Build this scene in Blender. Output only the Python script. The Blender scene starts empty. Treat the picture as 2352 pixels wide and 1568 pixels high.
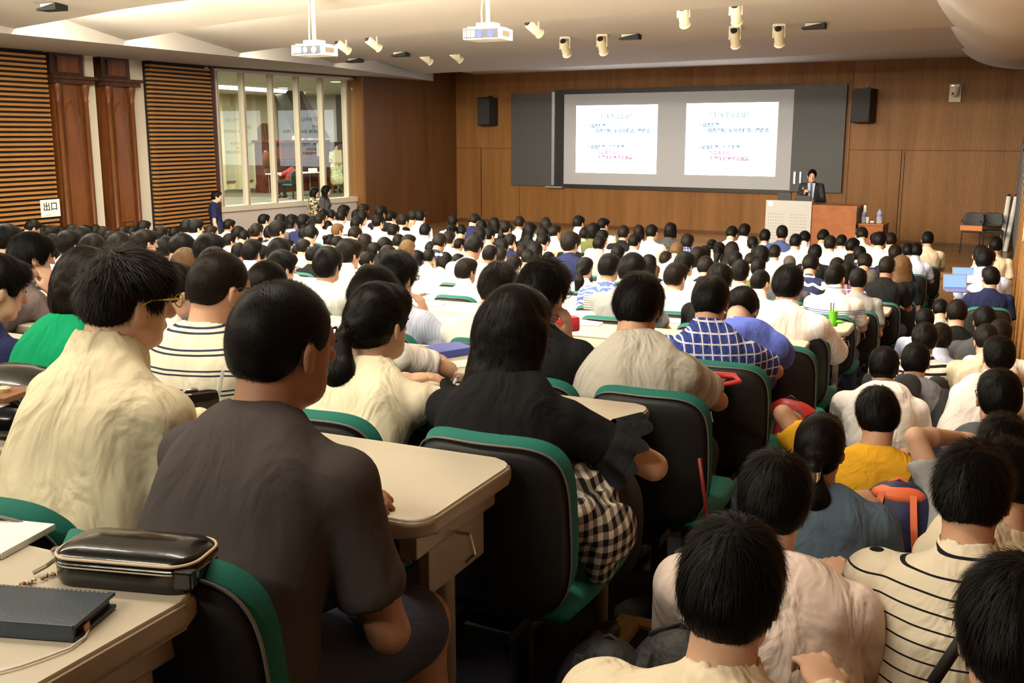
import bpy, bmesh, math, random
import numpy as np
import openvdb
from mathutils import Vector, Matrix, Euler
random.seed(7); RNG = np.random.default_rng(7)
SC = bpy.context.scene; COL = SC.collection
R_ = math.radians

# ------------------------------------------------------------------ camera
YAW, PIT = R_(25.03), R_(11.3)
CAM = Vector((0, 0, 2.65))
cam_d = bpy.data.cameras.new('camera'); cam = bpy.data.objects.new('camera', cam_d); COL.objects.link(cam)
cam.location = CAM; cam.rotation_euler = (R_(90) - PIT, 0, YAW)
cam_d.sensor_width = 36; cam_d.lens = 36 * 2381 / 2352; cam_d.clip_start = .05; cam_d.clip_end = 200
SC.camera = cam
FW = Vector((-math.sin(YAW) * math.cos(PIT), math.cos(YAW) * math.cos(PIT), -math.sin(PIT)))
RT = Vector((math.cos(YAW), math.sin(YAW), 0)); UP = RT.cross(FW)
def ray(x, y): return FW + (x - 1176) / 2381 * RT - (y - 784) / 2381 * UP
def atZ(x, y, Z): return CAM + ray(x, y) * float(Z)
def atz(x, y, z):
    d = ray(x, y); return CAM + d * ((z - CAM.z) / d.z)
def onplane(x, y, P0, n):
    d = ray(x, y); return CAM + d * ((P0 - CAM).dot(n) / d.dot(n))

# ------------------------------------------------------------------ world, exposure
w_ = bpy.data.worlds.new('world'); SC.world = w_; w_.use_nodes = True
w_.node_tree.nodes['Background'].inputs[0].default_value = (.9, .95, 1, 1)
w_.node_tree.nodes['Background'].inputs[1].default_value = .12
SC.view_settings.view_transform = 'Standard'; SC.view_settings.look = 'None'
SC.view_settings.gamma = 1; SC.view_settings.use_curve_mapping = False
SC.view_settings.exposure = -0.13
SC.cycles.tile_size = 1024; SC.cycles.max_bounces = 7; SC.cycles.diffuse_bounces = 4; SC.cycles.glossy_bounces = 3; SC.cycles.adaptive_threshold = .025   # keeps the large render within memory and time

def area(name, loc, direction, sx, sy, power, col, spread=180):
    l = bpy.data.lights.new(name, 'AREA'); l.shape = 'RECTANGLE'; l.size = sx; l.size_y = sy
    l.energy = power; l.color = col; l.spread = R_(spread)
    o = bpy.data.objects.new(name, l); COL.objects.link(o); o.location = loc
    o.rotation_euler = Vector(direction).to_track_quat('-Z', 'Y').to_euler(); return o
WARM = (1, .90, .70); NEUT = (1, .93, .80)
# long cove lamps, each behind the lip of one ceiling step, washing forward and down, the rearmost row an added fill (ceiling steps are built below)
LIPS = [ # centre line of each lip: left x,y  -> right x,y
    [(-12.9, 10.9), (-9.5, 9.7), (-6.0, 8.9), (-2.5, 8.4), (.3, 8.2)],
    [(-12.9, 13.0), (-9.5, 11.5), (-6.0, 10.5), (-2.5, 9.8), (.3, 9.5)],
    [(-12.9, 15.8), (-9.5, 14.3), (-6.0, 13.2), (-2.5, 12.5), (.3, 12.2)],
    [(-12.9, 18.9), (-9.5, 17.8), (-6.0, 17.0), (-2.5, 16.4), (.3, 16.1)],
    [(-12.9, 23.0), (-9.5, 22.2), (-6.0, 21.4), (-2.5, 20.6), (.3, 20.1)]]
LIPS.insert(0, [(-12.9, 7.2), (-9.5, 6.4), (-6.0, 5.8), (-2.5, 5.4), (.3, 5.3)])
LIPS.insert(0, [(-12.9, 2.6), (-9.5, 2.1), (-6.0, 1.8), (-2.5, 1.6), (.3, 1.5)])
LIPS.insert(0, [(-12.9, -1.0), (-9.5, -1.2), (-6.0, -1.4), (-2.5, -1.5), (.3, -1.6)])  # step behind the camera, added with its lamps to brighten the foreground
LZ = 4.12; LRISE = .42
COVE_W = [98, 105, 225, 245, 185, 112, 45, 12]
for k, lip in enumerate(LIPS):
    for j in range(4):
        a, b = Vector((*lip[j], 0)), Vector((*lip[j + 1], 0)); m = (a + b) / 2; t = (b - a)
        nrm = Vector((-t.y, t.x, 0)).normalized()
        if nrm.y < 0: nrm = -nrm
        side = (1.15, 1.1, .95, .42 if k > 2 else 1.1)[j]
        area('cove_lamp', (m.x + nrm.x * .12, m.y + nrm.y * .12, LZ + .16), (nrm.x, nrm.y, -1.05), t.length * .9, .07, COVE_W[k] * side, WARM)
# ------------------------------------------------------------------ helpers
def link(name, me, m=None, parent=None, loc=None, rot=None):
    o = bpy.data.objects.new(name, me); COL.objects.link(o)
    if m is not None:
        if me.materials: me.materials[0] = m
        else: me.materials.append(m)
    if parent is not None: o.parent = parent
    if loc is not None: o.location = loc
    if rot is not None: o.rotation_euler = rot
    return o
def tag(o, label=None, cat=None, group=None, kind=None):
    if label: o['label'] = label
    if cat: o['category'] = cat
    if group: o['group'] = group
    if kind: o['kind'] = kind
    return o
def empty(name, loc=(0, 0, 0), rz=0, scale=1):
    o = bpy.data.objects.new(name, None); COL.objects.link(o); o.location = loc
    o.rotation_euler = (0, 0, rz); o.scale = (scale,) * 3; o.empty_display_size = .1; return o
def put(name, me, parent, loc=(0, 0, 0), rot=(0, 0, 0), mat_=None, scale=None):
    """a further object on shared mesh data; material held by the object when given"""
    o = bpy.data.objects.new(name, me); COL.objects.link(o); o.parent = parent
    o.location = loc; o.rotation_euler = rot
    if scale: o.scale = scale
    if mat_ is not None:
        if not me.materials: me.materials.append(mat_)
        o.material_slots[0].link = 'OBJECT'; o.material_slots[0].material = mat_
    return o

class MB:
    def __init__(s): s.bm = bmesh.new()
    def box(s, lo, hi, bev=0, M=None):
        r = bmesh.ops.create_cube(s.bm, size=1); vs = r['verts']
        lo, hi = Vector(lo), Vector(hi); c = (lo + hi) / 2; d = hi - lo
        for v in vs: v.co = Vector((v.co.x * d.x, v.co.y * d.y, v.co.z * d.z)) + c
        if bev:
            es = list({e for v in vs for e in v.link_edges})
            r2 = bmesh.ops.bevel(s.bm, geom=es, offset=bev, segments=2, affect='EDGES', profile=.7)
            vs = list({v for f in r2['faces'] for v in f.verts} | {v for v in vs if v.is_valid})
        if M is not None:
            for v in vs: v.co = M @ v.co
        return s
    def prism(s, pts, a, b, axis='z', bev=0):
        """pts 2-D outline extruded between a and b along axis"""
        def P(p, h):
            return {'z': (p[0], p[1], h), 'y': (p[0], h, p[1]), 'x': (h, p[0], p[1])}[axis]
        v0 = [s.bm.verts.new(P(p, a)) for p in pts]; v1 = [s.bm.verts.new(P(p, b)) for p in pts]
        n = len(pts); fs = [s.bm.faces.new(v0[::-1]), s.bm.faces.new(v1)]
        for i in range(n): fs.append(s.bm.faces.new((v0[i], v0[(i + 1) % n], v1[(i + 1) % n], v1[i])))
        if bev:
            es = [e for e in fs[1].edges] + [e for e in fs[0].edges]
            bmesh.ops.bevel(s.bm, geom=es, offset=bev, segments=3, affect='EDGES', profile=.5)
        return s
    def tube(s, pts, r, n=8, cap=True):
        pts = [Vector(p) for p in pts]; rs = r if isinstance(r, (list, tuple)) else [r] * len(pts)
        rings = []; up = Vector((0, 0, 1)); prev = None
        for i, p in enumerate(pts):
            t = (pts[min(i + 1, len(pts) - 1)] - pts[max(i - 1, 0)]).normalized()
            if prev is None:
                a = t.cross(up)
                if a.length < 1e-3: a = t.cross(Vector((1, 0, 0)))
            else: a = prev - t * prev.dot(t)
            a.normalize(); prev = a; b = t.cross(a)
            rings.append([s.bm.verts.new(p + rs[i] * (a * math.cos(6.2832 * k / n) + b * math.sin(6.2832 * k / n))) for k in range(n)])
        for i in range(len(rings) - 1):
            for k in range(n): s.bm.faces.new((rings[i][k], rings[i][(k + 1) % n], rings[i + 1][(k + 1) % n], rings[i + 1][k]))
        if cap: s.bm.faces.new(rings[0][::-1]); s.bm.faces.new(rings[-1])
        return s
    def lathe(s, prof, n=16, M=None):
        rings = []
        for r, z in prof: rings.append([s.bm.verts.new((r * math.cos(6.2832 * k / n), r * math.sin(6.2832 * k / n), z)) for k in range(n)])
        for i in range(len(rings) - 1):
            for k in range(n): s.bm.faces.new((rings[i][k], rings[i][(k + 1) % n], rings[i + 1][(k + 1) % n], rings[i + 1][k]))
        s.bm.faces.new(rings[0][::-1]); s.bm.faces.new(rings[-1])
        if M is not None:
            for r in rings:
                for v in r: v.co = M @ v.co
        return s
    def ell(s, c, r, n=10, M=None):
        g = bmesh.ops.create_uvsphere(s.bm, u_segments=n, v_segments=max(6, n // 2 + 2), radius=1)
        for v in g['verts']:
            v.co = Vector((v.co.x * r[0], v.co.y * r[1], v.co.z * r[2]))
            if M is not None: v.co = M @ v.co
            v.co += Vector(c)
        return s
    def grid(s, f, nu, nv):
        vs = [[s.bm.verts.new(f(i / nu, j / nv)) for j in range(nv + 1)] for i in range(nu + 1)]
        for i in range(nu):
            for j in range(nv): s.bm.faces.new((vs[i][j], vs[i + 1][j], vs[i + 1][j + 1], vs[i][j + 1]))
        return s
    def me(s, name, smooth=False, fix=True):
        if fix: bmesh.ops.recalc_face_normals(s.bm, faces=s.bm.faces)
        m = bpy.data.meshes.new(name); s.bm.to_mesh(m); s.bm.free()
        if smooth:
            m.shade_smooth()
            if smooth == 'auto': m.set_sharp_from_angle(angle=R_(40))
        return m
    def build(s, name, m, parent=None, loc=None, rot=None, smooth=False):
        return link(name, s.me(name, smooth), m, parent, loc, rot)

# ------------------------------------------------------------------ materials
MATS = {}
def N(nt, t, **kw):
    n = nt.nodes.new(t)
    for k, v in kw.items():
        if k.startswith('i_'): n.inputs[k[2:].replace('_', ' ')].default_value = v
        else: setattr(n, k, v)
    return n
def mat(name, col=(.5, .5, .5), rough=.6, metal=0, spec=.5, bump=0, bscale=60, var=0, vscale=4, emit=None, estr=0, sheen=0, coord='Object', stretch=(1, 1, 1), trans=0, alpha=1, coat=0):
    if name in MATS: return MATS[name]
    m = bpy.data.materials.new(name); m.use_nodes = True; nt = m.node_tree; b = nt.nodes['Principled BSDF']
    b.inputs['Base Color'].default_value = (*col, 1); b.inputs['Roughness'].default_value = rough
    b.inputs['Metallic'].default_value = metal; b.inputs['Specular IOR Level'].default_value = spec
    b.inputs['Sheen Weight'].default_value = sheen; b.inputs['Coat Weight'].default_value = coat
    b.inputs['Transmission Weight'].default_value = trans; b.inputs['Alpha'].default_value = alpha
    if emit: b.inputs['Emission Color'].default_value = (*emit, 1); b.inputs['Emission Strength'].default_value = estr
    L = nt.links.new
    if bump or var:
        tc = N(nt, 'ShaderNodeTexCoord'); mp = N(nt, 'ShaderNodeMapping'); mp.inputs['Scale'].default_value = stretch
        L(tc.outputs[coord], mp.inputs[0])
    if var:
        no = N(nt, 'ShaderNodeTexNoise'); no.inputs['Scale'].default_value = vscale; no.inputs['Detail'].default_value = 5
        L(mp.outputs[0], no.inputs['Vector'])
        mx = N(nt, 'ShaderNodeMix', data_type='RGBA')
        mx.inputs[6].default_value = (*[max(0, c * (1 - var)) for c in col], 1); mx.inputs[7].default_value = (*[min(1, c * (1 + var)) for c in col], 1)
        L(no.outputs[0], mx.inputs[0]); L(mx.outputs[2], b.inputs['Base Color'])
    if bump:
        n2 = N(nt, 'ShaderNodeTexNoise'); n2.inputs['Scale'].default_value = bscale; n2.inputs['Detail'].default_value = 4
        bp = N(nt, 'ShaderNodeBump'); bp.inputs['Strength'].default_value = bump; bp.inputs['Distance'].default_value = .01
        L(mp.outputs[0], n2.inputs['Vector']); L(n2.outputs[0], bp.inputs['Height']); L(bp.outputs[0], b.inputs['Normal'])
    MATS[name] = m; return m

def cloth(name, base, kind=None, c2=(0, 0, 0), c3=None, p=(.05, .006), wr=.35, rough=.85):
    """fabric: kind None | 'h' stripes across | 'v' pinstripes | 'plaid' | 'check' | 'dot' | 'floral' | 'speck' | 'band'"""
    if name in MATS: return MATS[name]
    m = mat(name, base, rough, spec=.08); nt = m.node_tree; L = nt.links.new; b = nt.nodes['Principled BSDF']
    tc = N(nt, 'ShaderNodeTexCoord'); sep = N(nt, 'ShaderNodeSeparateXYZ')
    def M2(op, a, b_=None, clamp=False):
        n = N(nt, 'ShaderNodeMath', operation=op); n.use_clamp = clamp
        for i, q in enumerate((a, b_)):
            if q is None: continue
            if isinstance(q, (int, float)): n.inputs[i].default_value = q
            else: L(q, n.inputs[i])
        return n.outputs[0]
    no = N(nt, 'ShaderNodeTexNoise'); no.inputs['Scale'].default_value = 5; no.inputs['Detail'].default_value = 2
    L(tc.outputs['Object'], no.inputs['Vector'])
    sc = N(nt, 'ShaderNodeVectorMath', operation='SCALE'); sc.inputs[3].default_value = .012
    L(no.outputs[1], sc.inputs[0])
    ad = N(nt, 'ShaderNodeVectorMath', operation='ADD'); L(tc.outputs['Object'], ad.inputs[0]); L(sc.outputs[0], ad.inputs[1])
    L(ad.outputs[0], sep.inputs[0]); X, Y, Z = sep.outputs
    def stripe(c, per, w, off=0.0): # 1 inside stripe
        t = M2('FRACT', M2('DIVIDE', M2('ADD', c, 10 + off), per)); return M2('LESS_THAN', t, w / per)
    cur = None
    def over(fac, col):
        nonlocal cur
        mx = N(nt, 'ShaderNodeMix', data_type='RGBA'); L(fac, mx.inputs[0])
        if cur is None: mx.inputs[6].default_value = (*base, 1)
        else: L(cur, mx.inputs[6])
        mx.inputs[7].default_value = (*col, 1); cur = mx.outputs[2]
    if kind == 'h':
        over(stripe(Z, p[0], p[1]), c2)
        if c3: over(stripe(Z, p[0], p[1], p[0] * .5), c3)
        if len(p) > 2: over(stripe(Z, p[0], p[1], p[2]), c2)
    elif kind == 'v': over(stripe(X, p[0], p[1]), c2)
    elif kind == 'plaid':
        xx = M2('ADD', X, M2('MULTIPLY', Y, .5))
        over(stripe(xx, p[0], p[0] * .45), [c * .45 for c in base]); over(stripe(Z, p[0], p[0] * .45), [c * .6 for c in base])
        over(stripe(xx, p[0], p[1], .012), c2); over(stripe(Z, p[0], p[1], .012), c2)
        if c3: over(stripe(xx, p[0], p[1], .03), c3); over(stripe(Z, p[0], p[1], .03), c3)
    elif kind == 'check':
        xx = M2('ADD', X, Y); a = stripe(xx, p[0], p[0] / 2); c = stripe(M2('SUBTRACT', Z, M2('MULTIPLY', Y, .3)), p[0], p[0] / 2)
        over(a, c3 or [(x + y) / 2 for x, y in zip(base, c2)]); over(c, c3 or [(x + y) / 2 for x, y in zip(base, c2)]); over(M2('MULTIPLY', a, c), c2)
    elif kind == 'dot':
        v = N(nt, 'ShaderNodeTexVoronoi'); v.inputs['Scale'].default_value = 1 / p[0]; L(tc.outputs['Object'], v.inputs['Vector'])
        over(M2('LESS_THAN', v.outputs['Distance'], p[1]), c2)
    elif kind == 'floral':
        v = N(nt, 'ShaderNodeTexWave', wave_type='RINGS', rings_direction='SPHERICAL'); v.inputs['Scale'].default_value = p[0]; v.inputs['Distortion'].default_value = 14
        v.inputs['Detail'].default_value = 2; L(tc.outputs['Object'], v.inputs['Vector']); over(M2('GREATER_THAN', v.outputs[1], p[1]), c2)
        if c3:
            n3 = N(nt, 'ShaderNodeTexNoise'); n3.inputs['Scale'].default_value = 22; L(tc.outputs['Object'], n3.inputs['Vector']); over(M2('GREATER_THAN', n3.outputs[0], .58), c3)
    elif kind == 'speck':
        n3 = N(nt, 'ShaderNodeTexNoise'); n3.inputs['Scale'].default_value = p[0]; n3.inputs['Detail'].default_value = 3; L(tc.outputs['Object'], n3.inputs['Vector']); over(M2('GREATER_THAN', n3.outputs[0], p[1]), c2)
    elif kind == 'band': # dark bands at given heights, all listed as (z0,z1)
        for z0, z1 in p:
            over(M2('MULTIPLY', M2('GREATER_THAN', Z, z0), M2('LESS_THAN', Z, z1)), c2)
    if cur is not None: L(cur, b.inputs['Base Color'])
    n2 = N(nt, 'ShaderNodeTexNoise'); n2.inputs['Scale'].default_value = 7; n2.inputs['Detail'].default_value = 3.5; n2.inputs['Distortion'].default_value = .5
    n4 = N(nt, 'ShaderNodeTexNoise'); n4.inputs['Scale'].default_value = 420
    mpw = N(nt, 'ShaderNodeMapping'); mpw.inputs['Scale'].default_value = (1.3, 1.3, .55); mpw.inputs['Rotation'].default_value = (.2, .35, 0); L(tc.outputs['Object'], mpw.inputs[0]); L(mpw.outputs[0], n2.inputs['Vector']); L(tc.outputs['Object'], n4.inputs['Vector'])
    bp = N(nt, 'ShaderNodeBump'); bp.inputs['Strength'].default_value = min(1, wr * 2.4); bp.inputs['Distance'].default_value = .045
    b2 = N(nt, 'ShaderNodeBump'); b2.inputs['Strength'].default_value = .25; b2.inputs['Distance'].default_value = .002
    L(n2.outputs[0], bp.inputs['Height']); L(n4.outputs[0], b2.inputs['Height']); L(bp.outputs[0], b2.inputs['Normal']); L(b2.outputs[0], b.inputs['Normal'])
    return m

def wood(name, c1, c2, rough=.4, scale=3, stretch=(1, 1, .08), bump=.1, coat=0):
    if name in MATS: return MATS[name]
    m = mat(name, c1, rough, spec=.25, coat=coat); nt = m.node_tree; L = nt.links.new; b = nt.nodes['Principled BSDF']
    tc = N(nt, 'ShaderNodeTexCoord'); mp = N(nt, 'ShaderNodeMapping'); mp.inputs['Scale'].default_value = stretch
    L(tc.outputs['Object'], mp.inputs[0])
    a = N(nt, 'ShaderNodeTexNoise'); a.inputs['Scale'].default_value = scale; a.inputs['Detail'].default_value = 7; a.inputs['Distortion'].default_value = .8
    g = N(nt, 'ShaderNodeTexNoise'); g.inputs['Scale'].default_value = scale * 12; g.inputs['Detail'].default_value = 4
    L(mp.outputs[0], a.inputs['Vector']); L(mp.outputs[0], g.inputs['Vector'])
    ad = N(nt, 'ShaderNodeMath', operation='MULTIPLY_ADD'); ad.inputs[1].default_value = .35; L(g.outputs[0], ad.inputs[0]); L(a.outputs[0], ad.inputs[2])
    cr = N(nt, 'ShaderNodeValToRGB'); cr.color_ramp.elements[0].position = .45; cr.color_ramp.elements[1].position = .85
    cr.color_ramp.elements[0].color = (*c1, 1); cr.color_ramp.elements[1].color = (*c2, 1)
    L(ad.outputs[0], cr.inputs[0]); L(cr.outputs[0], b.inputs['Base Color'])
    bp = N(nt, 'ShaderNodeBump'); bp.inputs['Strength'].default_value = bump; bp.inputs['Distance'].default_value = .002
    L(g.outputs[0], bp.inputs['Height']); L(bp.outputs[0], b.inputs['Normal'])
    return m

M_ceil = mat('ceiling_paint', (.60, .56, .52), .9, var=.03, vscale=1.5, bump=.05, bscale=30)
M_soff = mat('soffit_paint', (.50, .47, .44), .9, bump=.05, bscale=30)
M_slat = wood('slat_wood', (.29, .122, .030), (.47, .22, .062), .5, 2.5, (1, .1, 1))
M_dark = mat('dark_recess', (.006, .004, .003), .9)
M_front = wood('front_wall_wood', (.18, .078, .022), (.27, .125, .040), .5, 3, (1, 1, .06))
M_panel = wood('brown_panel', (.085, .034, .010), (.12, .050, .017), .4, 3, (1, 1, .1))
M_oak = wood('antique_oak', (.062, .018, .006), (.17, .058, .016), .35, 3.5, (1, 1, .12), .2)
M_oakd = wood('dark_oak', (.03, .011, .006), (.07, .025, .012), .4, 4, (1, 1, .12), .2)
M_red = wood('lectern_veneer', (.24, .075, .028), (.33, .12, .045), .35, 3, (1, .1, 1))
M_floor = wood('stage_floor', (.19, .095, .04), (.32, .17, .075), .28, 2.5, (.15, 1, 1), .05)
M_carp = mat('navy_carpet', (.016, .017, .026), .95, bump=.5, bscale=220, var=.5, vscale=160)
M_nose = wood('step_nosing', (.32, .21, .10), (.50, .36, .19), .5, 4, (1, .1, 1))
M_white = mat('white_paint', (.62, .56, .46), .7)
M_mull = mat('mullion_paint', (.56, .49, .40), .5)
M_sill = mat('sill_wall', (.50, .43, .40), .75, var=.03)
M_desk = mat('desk_laminate', (.60, .53, .42), .38, var=.03, vscale=30)
M_dedge = mat('desk_edge', (.30, .235, .17), .35)
M_dmet = mat('desk_metal', (.30, .24, .18), .4, .3)
M_green = mat('green_fabric', (.004, .135, .105), .85, bump=.25, bscale=700)
M_shell = mat('chair_shell', (.007, .0075, .008), .65, bump=.1, bscale=400)
M_rim = mat('chair_rim', (.16, .13, .12), .35)
M_blk = mat('black_plastic', (.012, .012, .013), .45)
M_chrome = mat('chrome', (.6, .6, .62), .2, 1)
M_paper = mat('paper', (.82, .82, .80), .7)
def skin(name, col):
    m = mat(name, col, .5, spec=.35, var=.12, vscale=18, bump=.12, bscale=350)
    b = m.node_tree.nodes['Principled BSDF']; b.inputs['Subsurface Weight'].default_value = .0
    return m
M_skin = [skin('skin_light', (.60, .36, .245)), skin('skin_mid', (.50, .275, .175)), skin('skin_tan', (.34, .165, .095))]
def hairm(name, col, rough=.42):
    m = mat(name, col, .45, spec=.10, var=.45, vscale=70, stretch=(1, 1, .3)); return m
M_hair = dict(k=hairm('hair_black', (.0045, .0036, .0032)), b=hairm('hair_brown_black', (.0095, .0062, .0045)), r=hairm('hair_brown', (.10, .055, .025)), g=hairm('hair_greying', (.07, .06, .055), .5))
M_glass = bpy.data.materials.new('pane_glass'); M_glass.use_nodes = True
nt = M_glass.node_tree; nt.nodes.remove(nt.nodes['Principled BSDF'])
lwt = N(nt, 'ShaderNodeLayerWeight'); pw = N(nt, 'ShaderNodeMath', operation='POWER'); pw.inputs[1].default_value = 4; nt.links.new(lwt.outputs['Facing'], pw.inputs[0])
fr = N(nt, 'ShaderNodeMath', operation='MULTIPLY_ADD'); fr.inputs[1].default_value = .6; fr.inputs[2].default_value = .032; nt.links.new(pw.outputs[0], fr.inputs[0])
tr = N(nt, 'ShaderNodeBsdfTransparent'); gl = N(nt, 'ShaderNodeBsdfGlossy'); gl.inputs['Roughness'].default_value = .01
tr.inputs[0].default_value = (.93, .95, .93, 1)
mx = N(nt, 'ShaderNodeMixShader'); nt.links.new(fr.outputs[0], mx.inputs[0]); nt.links.new(tr.outputs[0], mx.inputs[1]); nt.links.new(gl.outputs[0], mx.inputs[2])
nt.links.new(mx.outputs[0], nt.nodes['Material Output'].inputs[0])
def emis(name, col, s):
    m = mat(name, (.02, .02, .02), .6, emit=col, estr=s); return m

def text_mesh(body, size, m, parent, loc, rot, name='lettering', label=None, depth=.0008, bold=0, spacing=1):
    cu = bpy.data.curves.new('txt', 'FONT'); cu.body = body; cu.size = size; cu.extrude = depth; cu.align_x = 'CENTER'; cu.align_y = 'CENTER'
    cu.offset = bold; cu.space_character = spacing; cu.resolution_u = 2
    o = bpy.data.objects.new('txt', cu); COL.objects.link(o)
    dg = bpy.context.evaluated_depsgraph_get(); me = bpy.data.meshes.new_from_object(o.evaluated_get(dg)); bpy.data.objects.remove(o)
    me.materials.clear(); r = link(name, me, m, parent, loc, rot)
    if label: r['label'] = label
    return r
# ================================================================== THE ROOM
PITCH, Y0, DROP = .964, .995, .107
def hrow(i): return max(0.0, 1.363 - DROP * i) if i >= 0 else 1.363 + DROP * (-i)
def yrow(i): return Y0 + PITCH * i
def hfloor(y):
    i = math.floor((y - Y0 + .98) / PITCH); return hrow(i)
def structure(o): o['kind'] = 'structure'; return o
ca, sa = math.cos(R_(7.03)), math.sin(R_(7.03))
WN = Vector((sa, ca, 0)); WX = Vector((ca, -sa, 0)); WO = Vector((-9.104, 25.475, 0))   # front wall frame
WCOR = WO - 5.07 * WX
WROT = -R_(7.03)
def F2W(s, d, z): return WO + WX * s - WN * d + Vector((0, 0, z))   # s along wall, d in front of it
def wallpt(px, py):
    P = onplane(px, py, WO, WN); return (P - WO).dot(WX), P.z

# --- floors: raked platforms, one per desk row, with wooden nosings
hall = empty('floor', (0, 0, 0)); structure(hall)
MB().box((-15.6, 13.5, -.1), (.45, 21, 0)).build('floor_slab', M_carp, hall)
for i in range(-4, 13):
    y0 = yrow(i) - .98; y1 = yrow(i) - .98 + PITCH; h = hrow(i)
    MB().box((-15.6, y0, -.1), (.45, y1 if i < 12 else 14, h)).build('platform', M_carp, hall)
    if 0 <= i < 12:
        MB().box((-.98, y1 - .045, hrow(i) - .05), (.25, y1 + .008, hrow(i) + .012)).build('step_nosing', M_nose, hall)
        MB().box((-.96, y0 + .012, h + .001), (-.90, y1 - .05, h + .022)).build('aisle_edge_trim', M_nose, hall)
# stage
stage = empty('floor', WO); stage.rotation_euler = (0, 0, WROT); structure(stage)
MB().box((-5.07, -4.6, -.05), (9.6, 0, .25)).build('stage_slab', M_floor, stage)
MB().box((4, -8.6, -.04), (9.6, -4.62, .008)).build('floorboards', M_floor, stage)
MB().box((-5.07, -4.66, .15), (9.6, -4.6, .254)).build('stage_nosing', M_floor, stage)

# --- front wall: vertical ribs in relief
def rib_wall(x0, x1, z0, z1, pitch=.034):
    mb = MB(); n = int((x1 - x0) / pitch); bm = mb.bm; prev = None
    prof = [(0, 0), (.62, 0), (.66, .008), (.96, .008)]
    for i in range(n):
        for fx, dy in prof:
            x = x0 + (i + fx) * (x1 - x0) / n
            a, b = bm.verts.new((x, dy, z0)), bm.verts.new((x, dy, z1))
            if prev: bm.faces.new((prev[0], a, b, prev[1]))
            prev = (a, b)
    a, b = bm.verts.new((x1, 0, z0)), bm.verts.new((x1, 0, z1)); bm.faces.new((prev[0], a, b, prev[1]))
    return mb
fw = empty('wall_front', WO); fw.rotation_euler = (0, 0, WROT); structure(fw)
MB().box((-5.3, .02, -.2), (9.75, .25, 5.2)).build('wall_backing', M_dark, fw)
# panel field split by the joints the photograph shows
segs = [(-5.07, -3.99, .25, 2.27), (-3.98, -2.75, .25, 2.27), (-5.07, -2.75, 2.28, 4.75), (-2.74, 5.98, .25, 4.75), (5.99, 7.12, .25, 2.30), (7.135, 9.6, .25, 2.30), (5.99, 9.6, 2.31, 4.75)]
for a, b, c, d in segs:
    mb = rib_wall(a, b, c, d); mb.build('ribbed_panel', M_front, fw)
bb = MB().box((-5.07, -.015, .25), (9.6, .01, .33)).build('baseboard', M_panel, fw)
# --- brown panel wall and window wall (left front)
def L2W(t, d, z): return WCOR - WN * t + WX * d + Vector((0, 0, z))   # t back from corner, d into the hall
lw = empty('wall_left', WCOR, WROT); structure(lw)   # local: x into hall, -y towards camera
MB().box((-.25, -3.95, -.1), (.25, .0, 4.75)).build('brown_panel', M_panel, lw)
MB().box((-.27, -4.02, -.1), (.255, -3.95, 4.75)).build('panel_edge', M_front, lw)
MB().box((-.2, -8.75, -.1), (.0, -4.02, 1.0)).build('sill_wall', M_sill, lw)
MB().box((-.24, -8.75, 1.0), (.05, -4.02, 1.12), .01).build('window_sill', M_mull, lw)
# window
win = empty('window_1', WCOR, WROT); structure(win)
WT = 4.02
def tl(px, py):
    P = onplane(px, py, WCOR, WX); return -(P - WCOR).dot(WN), P.z
mull_t = [tl(x, y)[0] for x, y in ((571, 470), (635, 463), (693, 458), (747, 455), (801, 450))]
edges = [8.35] + mull_t + [4.0]
MB().box((-.13, -8.75, WT - .07), (.03, -4.02, WT)).build('window_frame', M_mull, win)
MB().box((-.02, -8.5, WT - .012), (.10, -4.02, WT + .02)).build('curtain_rail', M_oakd, win)
for j, t in enumerate([8.42] + mull_t):
    MB().box((-.12, -t - .035, 1.12), (.035, -t + .035, WT - .07), .004).build('mullion', M_mull, win)
    MB().box((.036, -t - .012, 1.12), (.05, -t + .004, WT - .07)).build('mullion_strip', M_dmet, win)  # narrow brown strip along the hall side of each mullion
for a, b in zip(edges[:-1], edges[1:]):
    MB().box((-.05, -a + .03, 1.13), (-.042, -b - .03, WT - .07)).build('glass_pane', M_glass, win)

# --- slat walls on the left
LA = R_(-1.33); LN = Vector((math.cos(LA), math.sin(-LA) * -1, 0)); LD = Vector((-math.sin(-LA), math.cos(LA), 0))
LD = Vector((math.sin(LA), math.cos(LA), 0)); LN = Vector((math.cos(LA), -math.sin(LA), 0))
LP = Vector((-15.17, 17.69, 0))
def lft(px, py, off=0):
    P = onplane(px, py, LP + LN * off, LN); return (P - LP).dot(LD), P.z
lwall = empty('wall_left', LP, -LA); structure(lwall)   # local: x into hall, y forward
def slat_bank(y0, y1, z0, z1, parent, x0=0.0, pitch=.082, horizontal='y', depth=.035):
    L = y1 - y0; me = MB().box((0, 0, 0), (depth, L, pitch * .52), .003).me('slat')
    n = int((z1 - z0) / pitch)
    for k in range(n): put('slat', me, parent, (x0, y0, z0 + k * pitch), (0, 0, 0), M_slat)
ya, yb = lft(350, 300)[0], lft(489, 300)[0]
# block nearest the window, with its return
MB().box((-.3, ya, -.1), (-.012, yb, 4.75)).build('slat_backing', M_dark, lwall)
slat_bank(ya, yb, .0, 4.05, lwall)
MB().box((-.02, yb - .02, -.1), (.05, yb + .08, 4.75)).build('corner_post', M_oakd, lwall)
y1_ = lft(330, 300, -.35)[0]
ret = empty('wall_left', LP + LD * ya, -LA + R_(90) - math.atan2(.35, ya - y1_) ); structure(ret)
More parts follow.
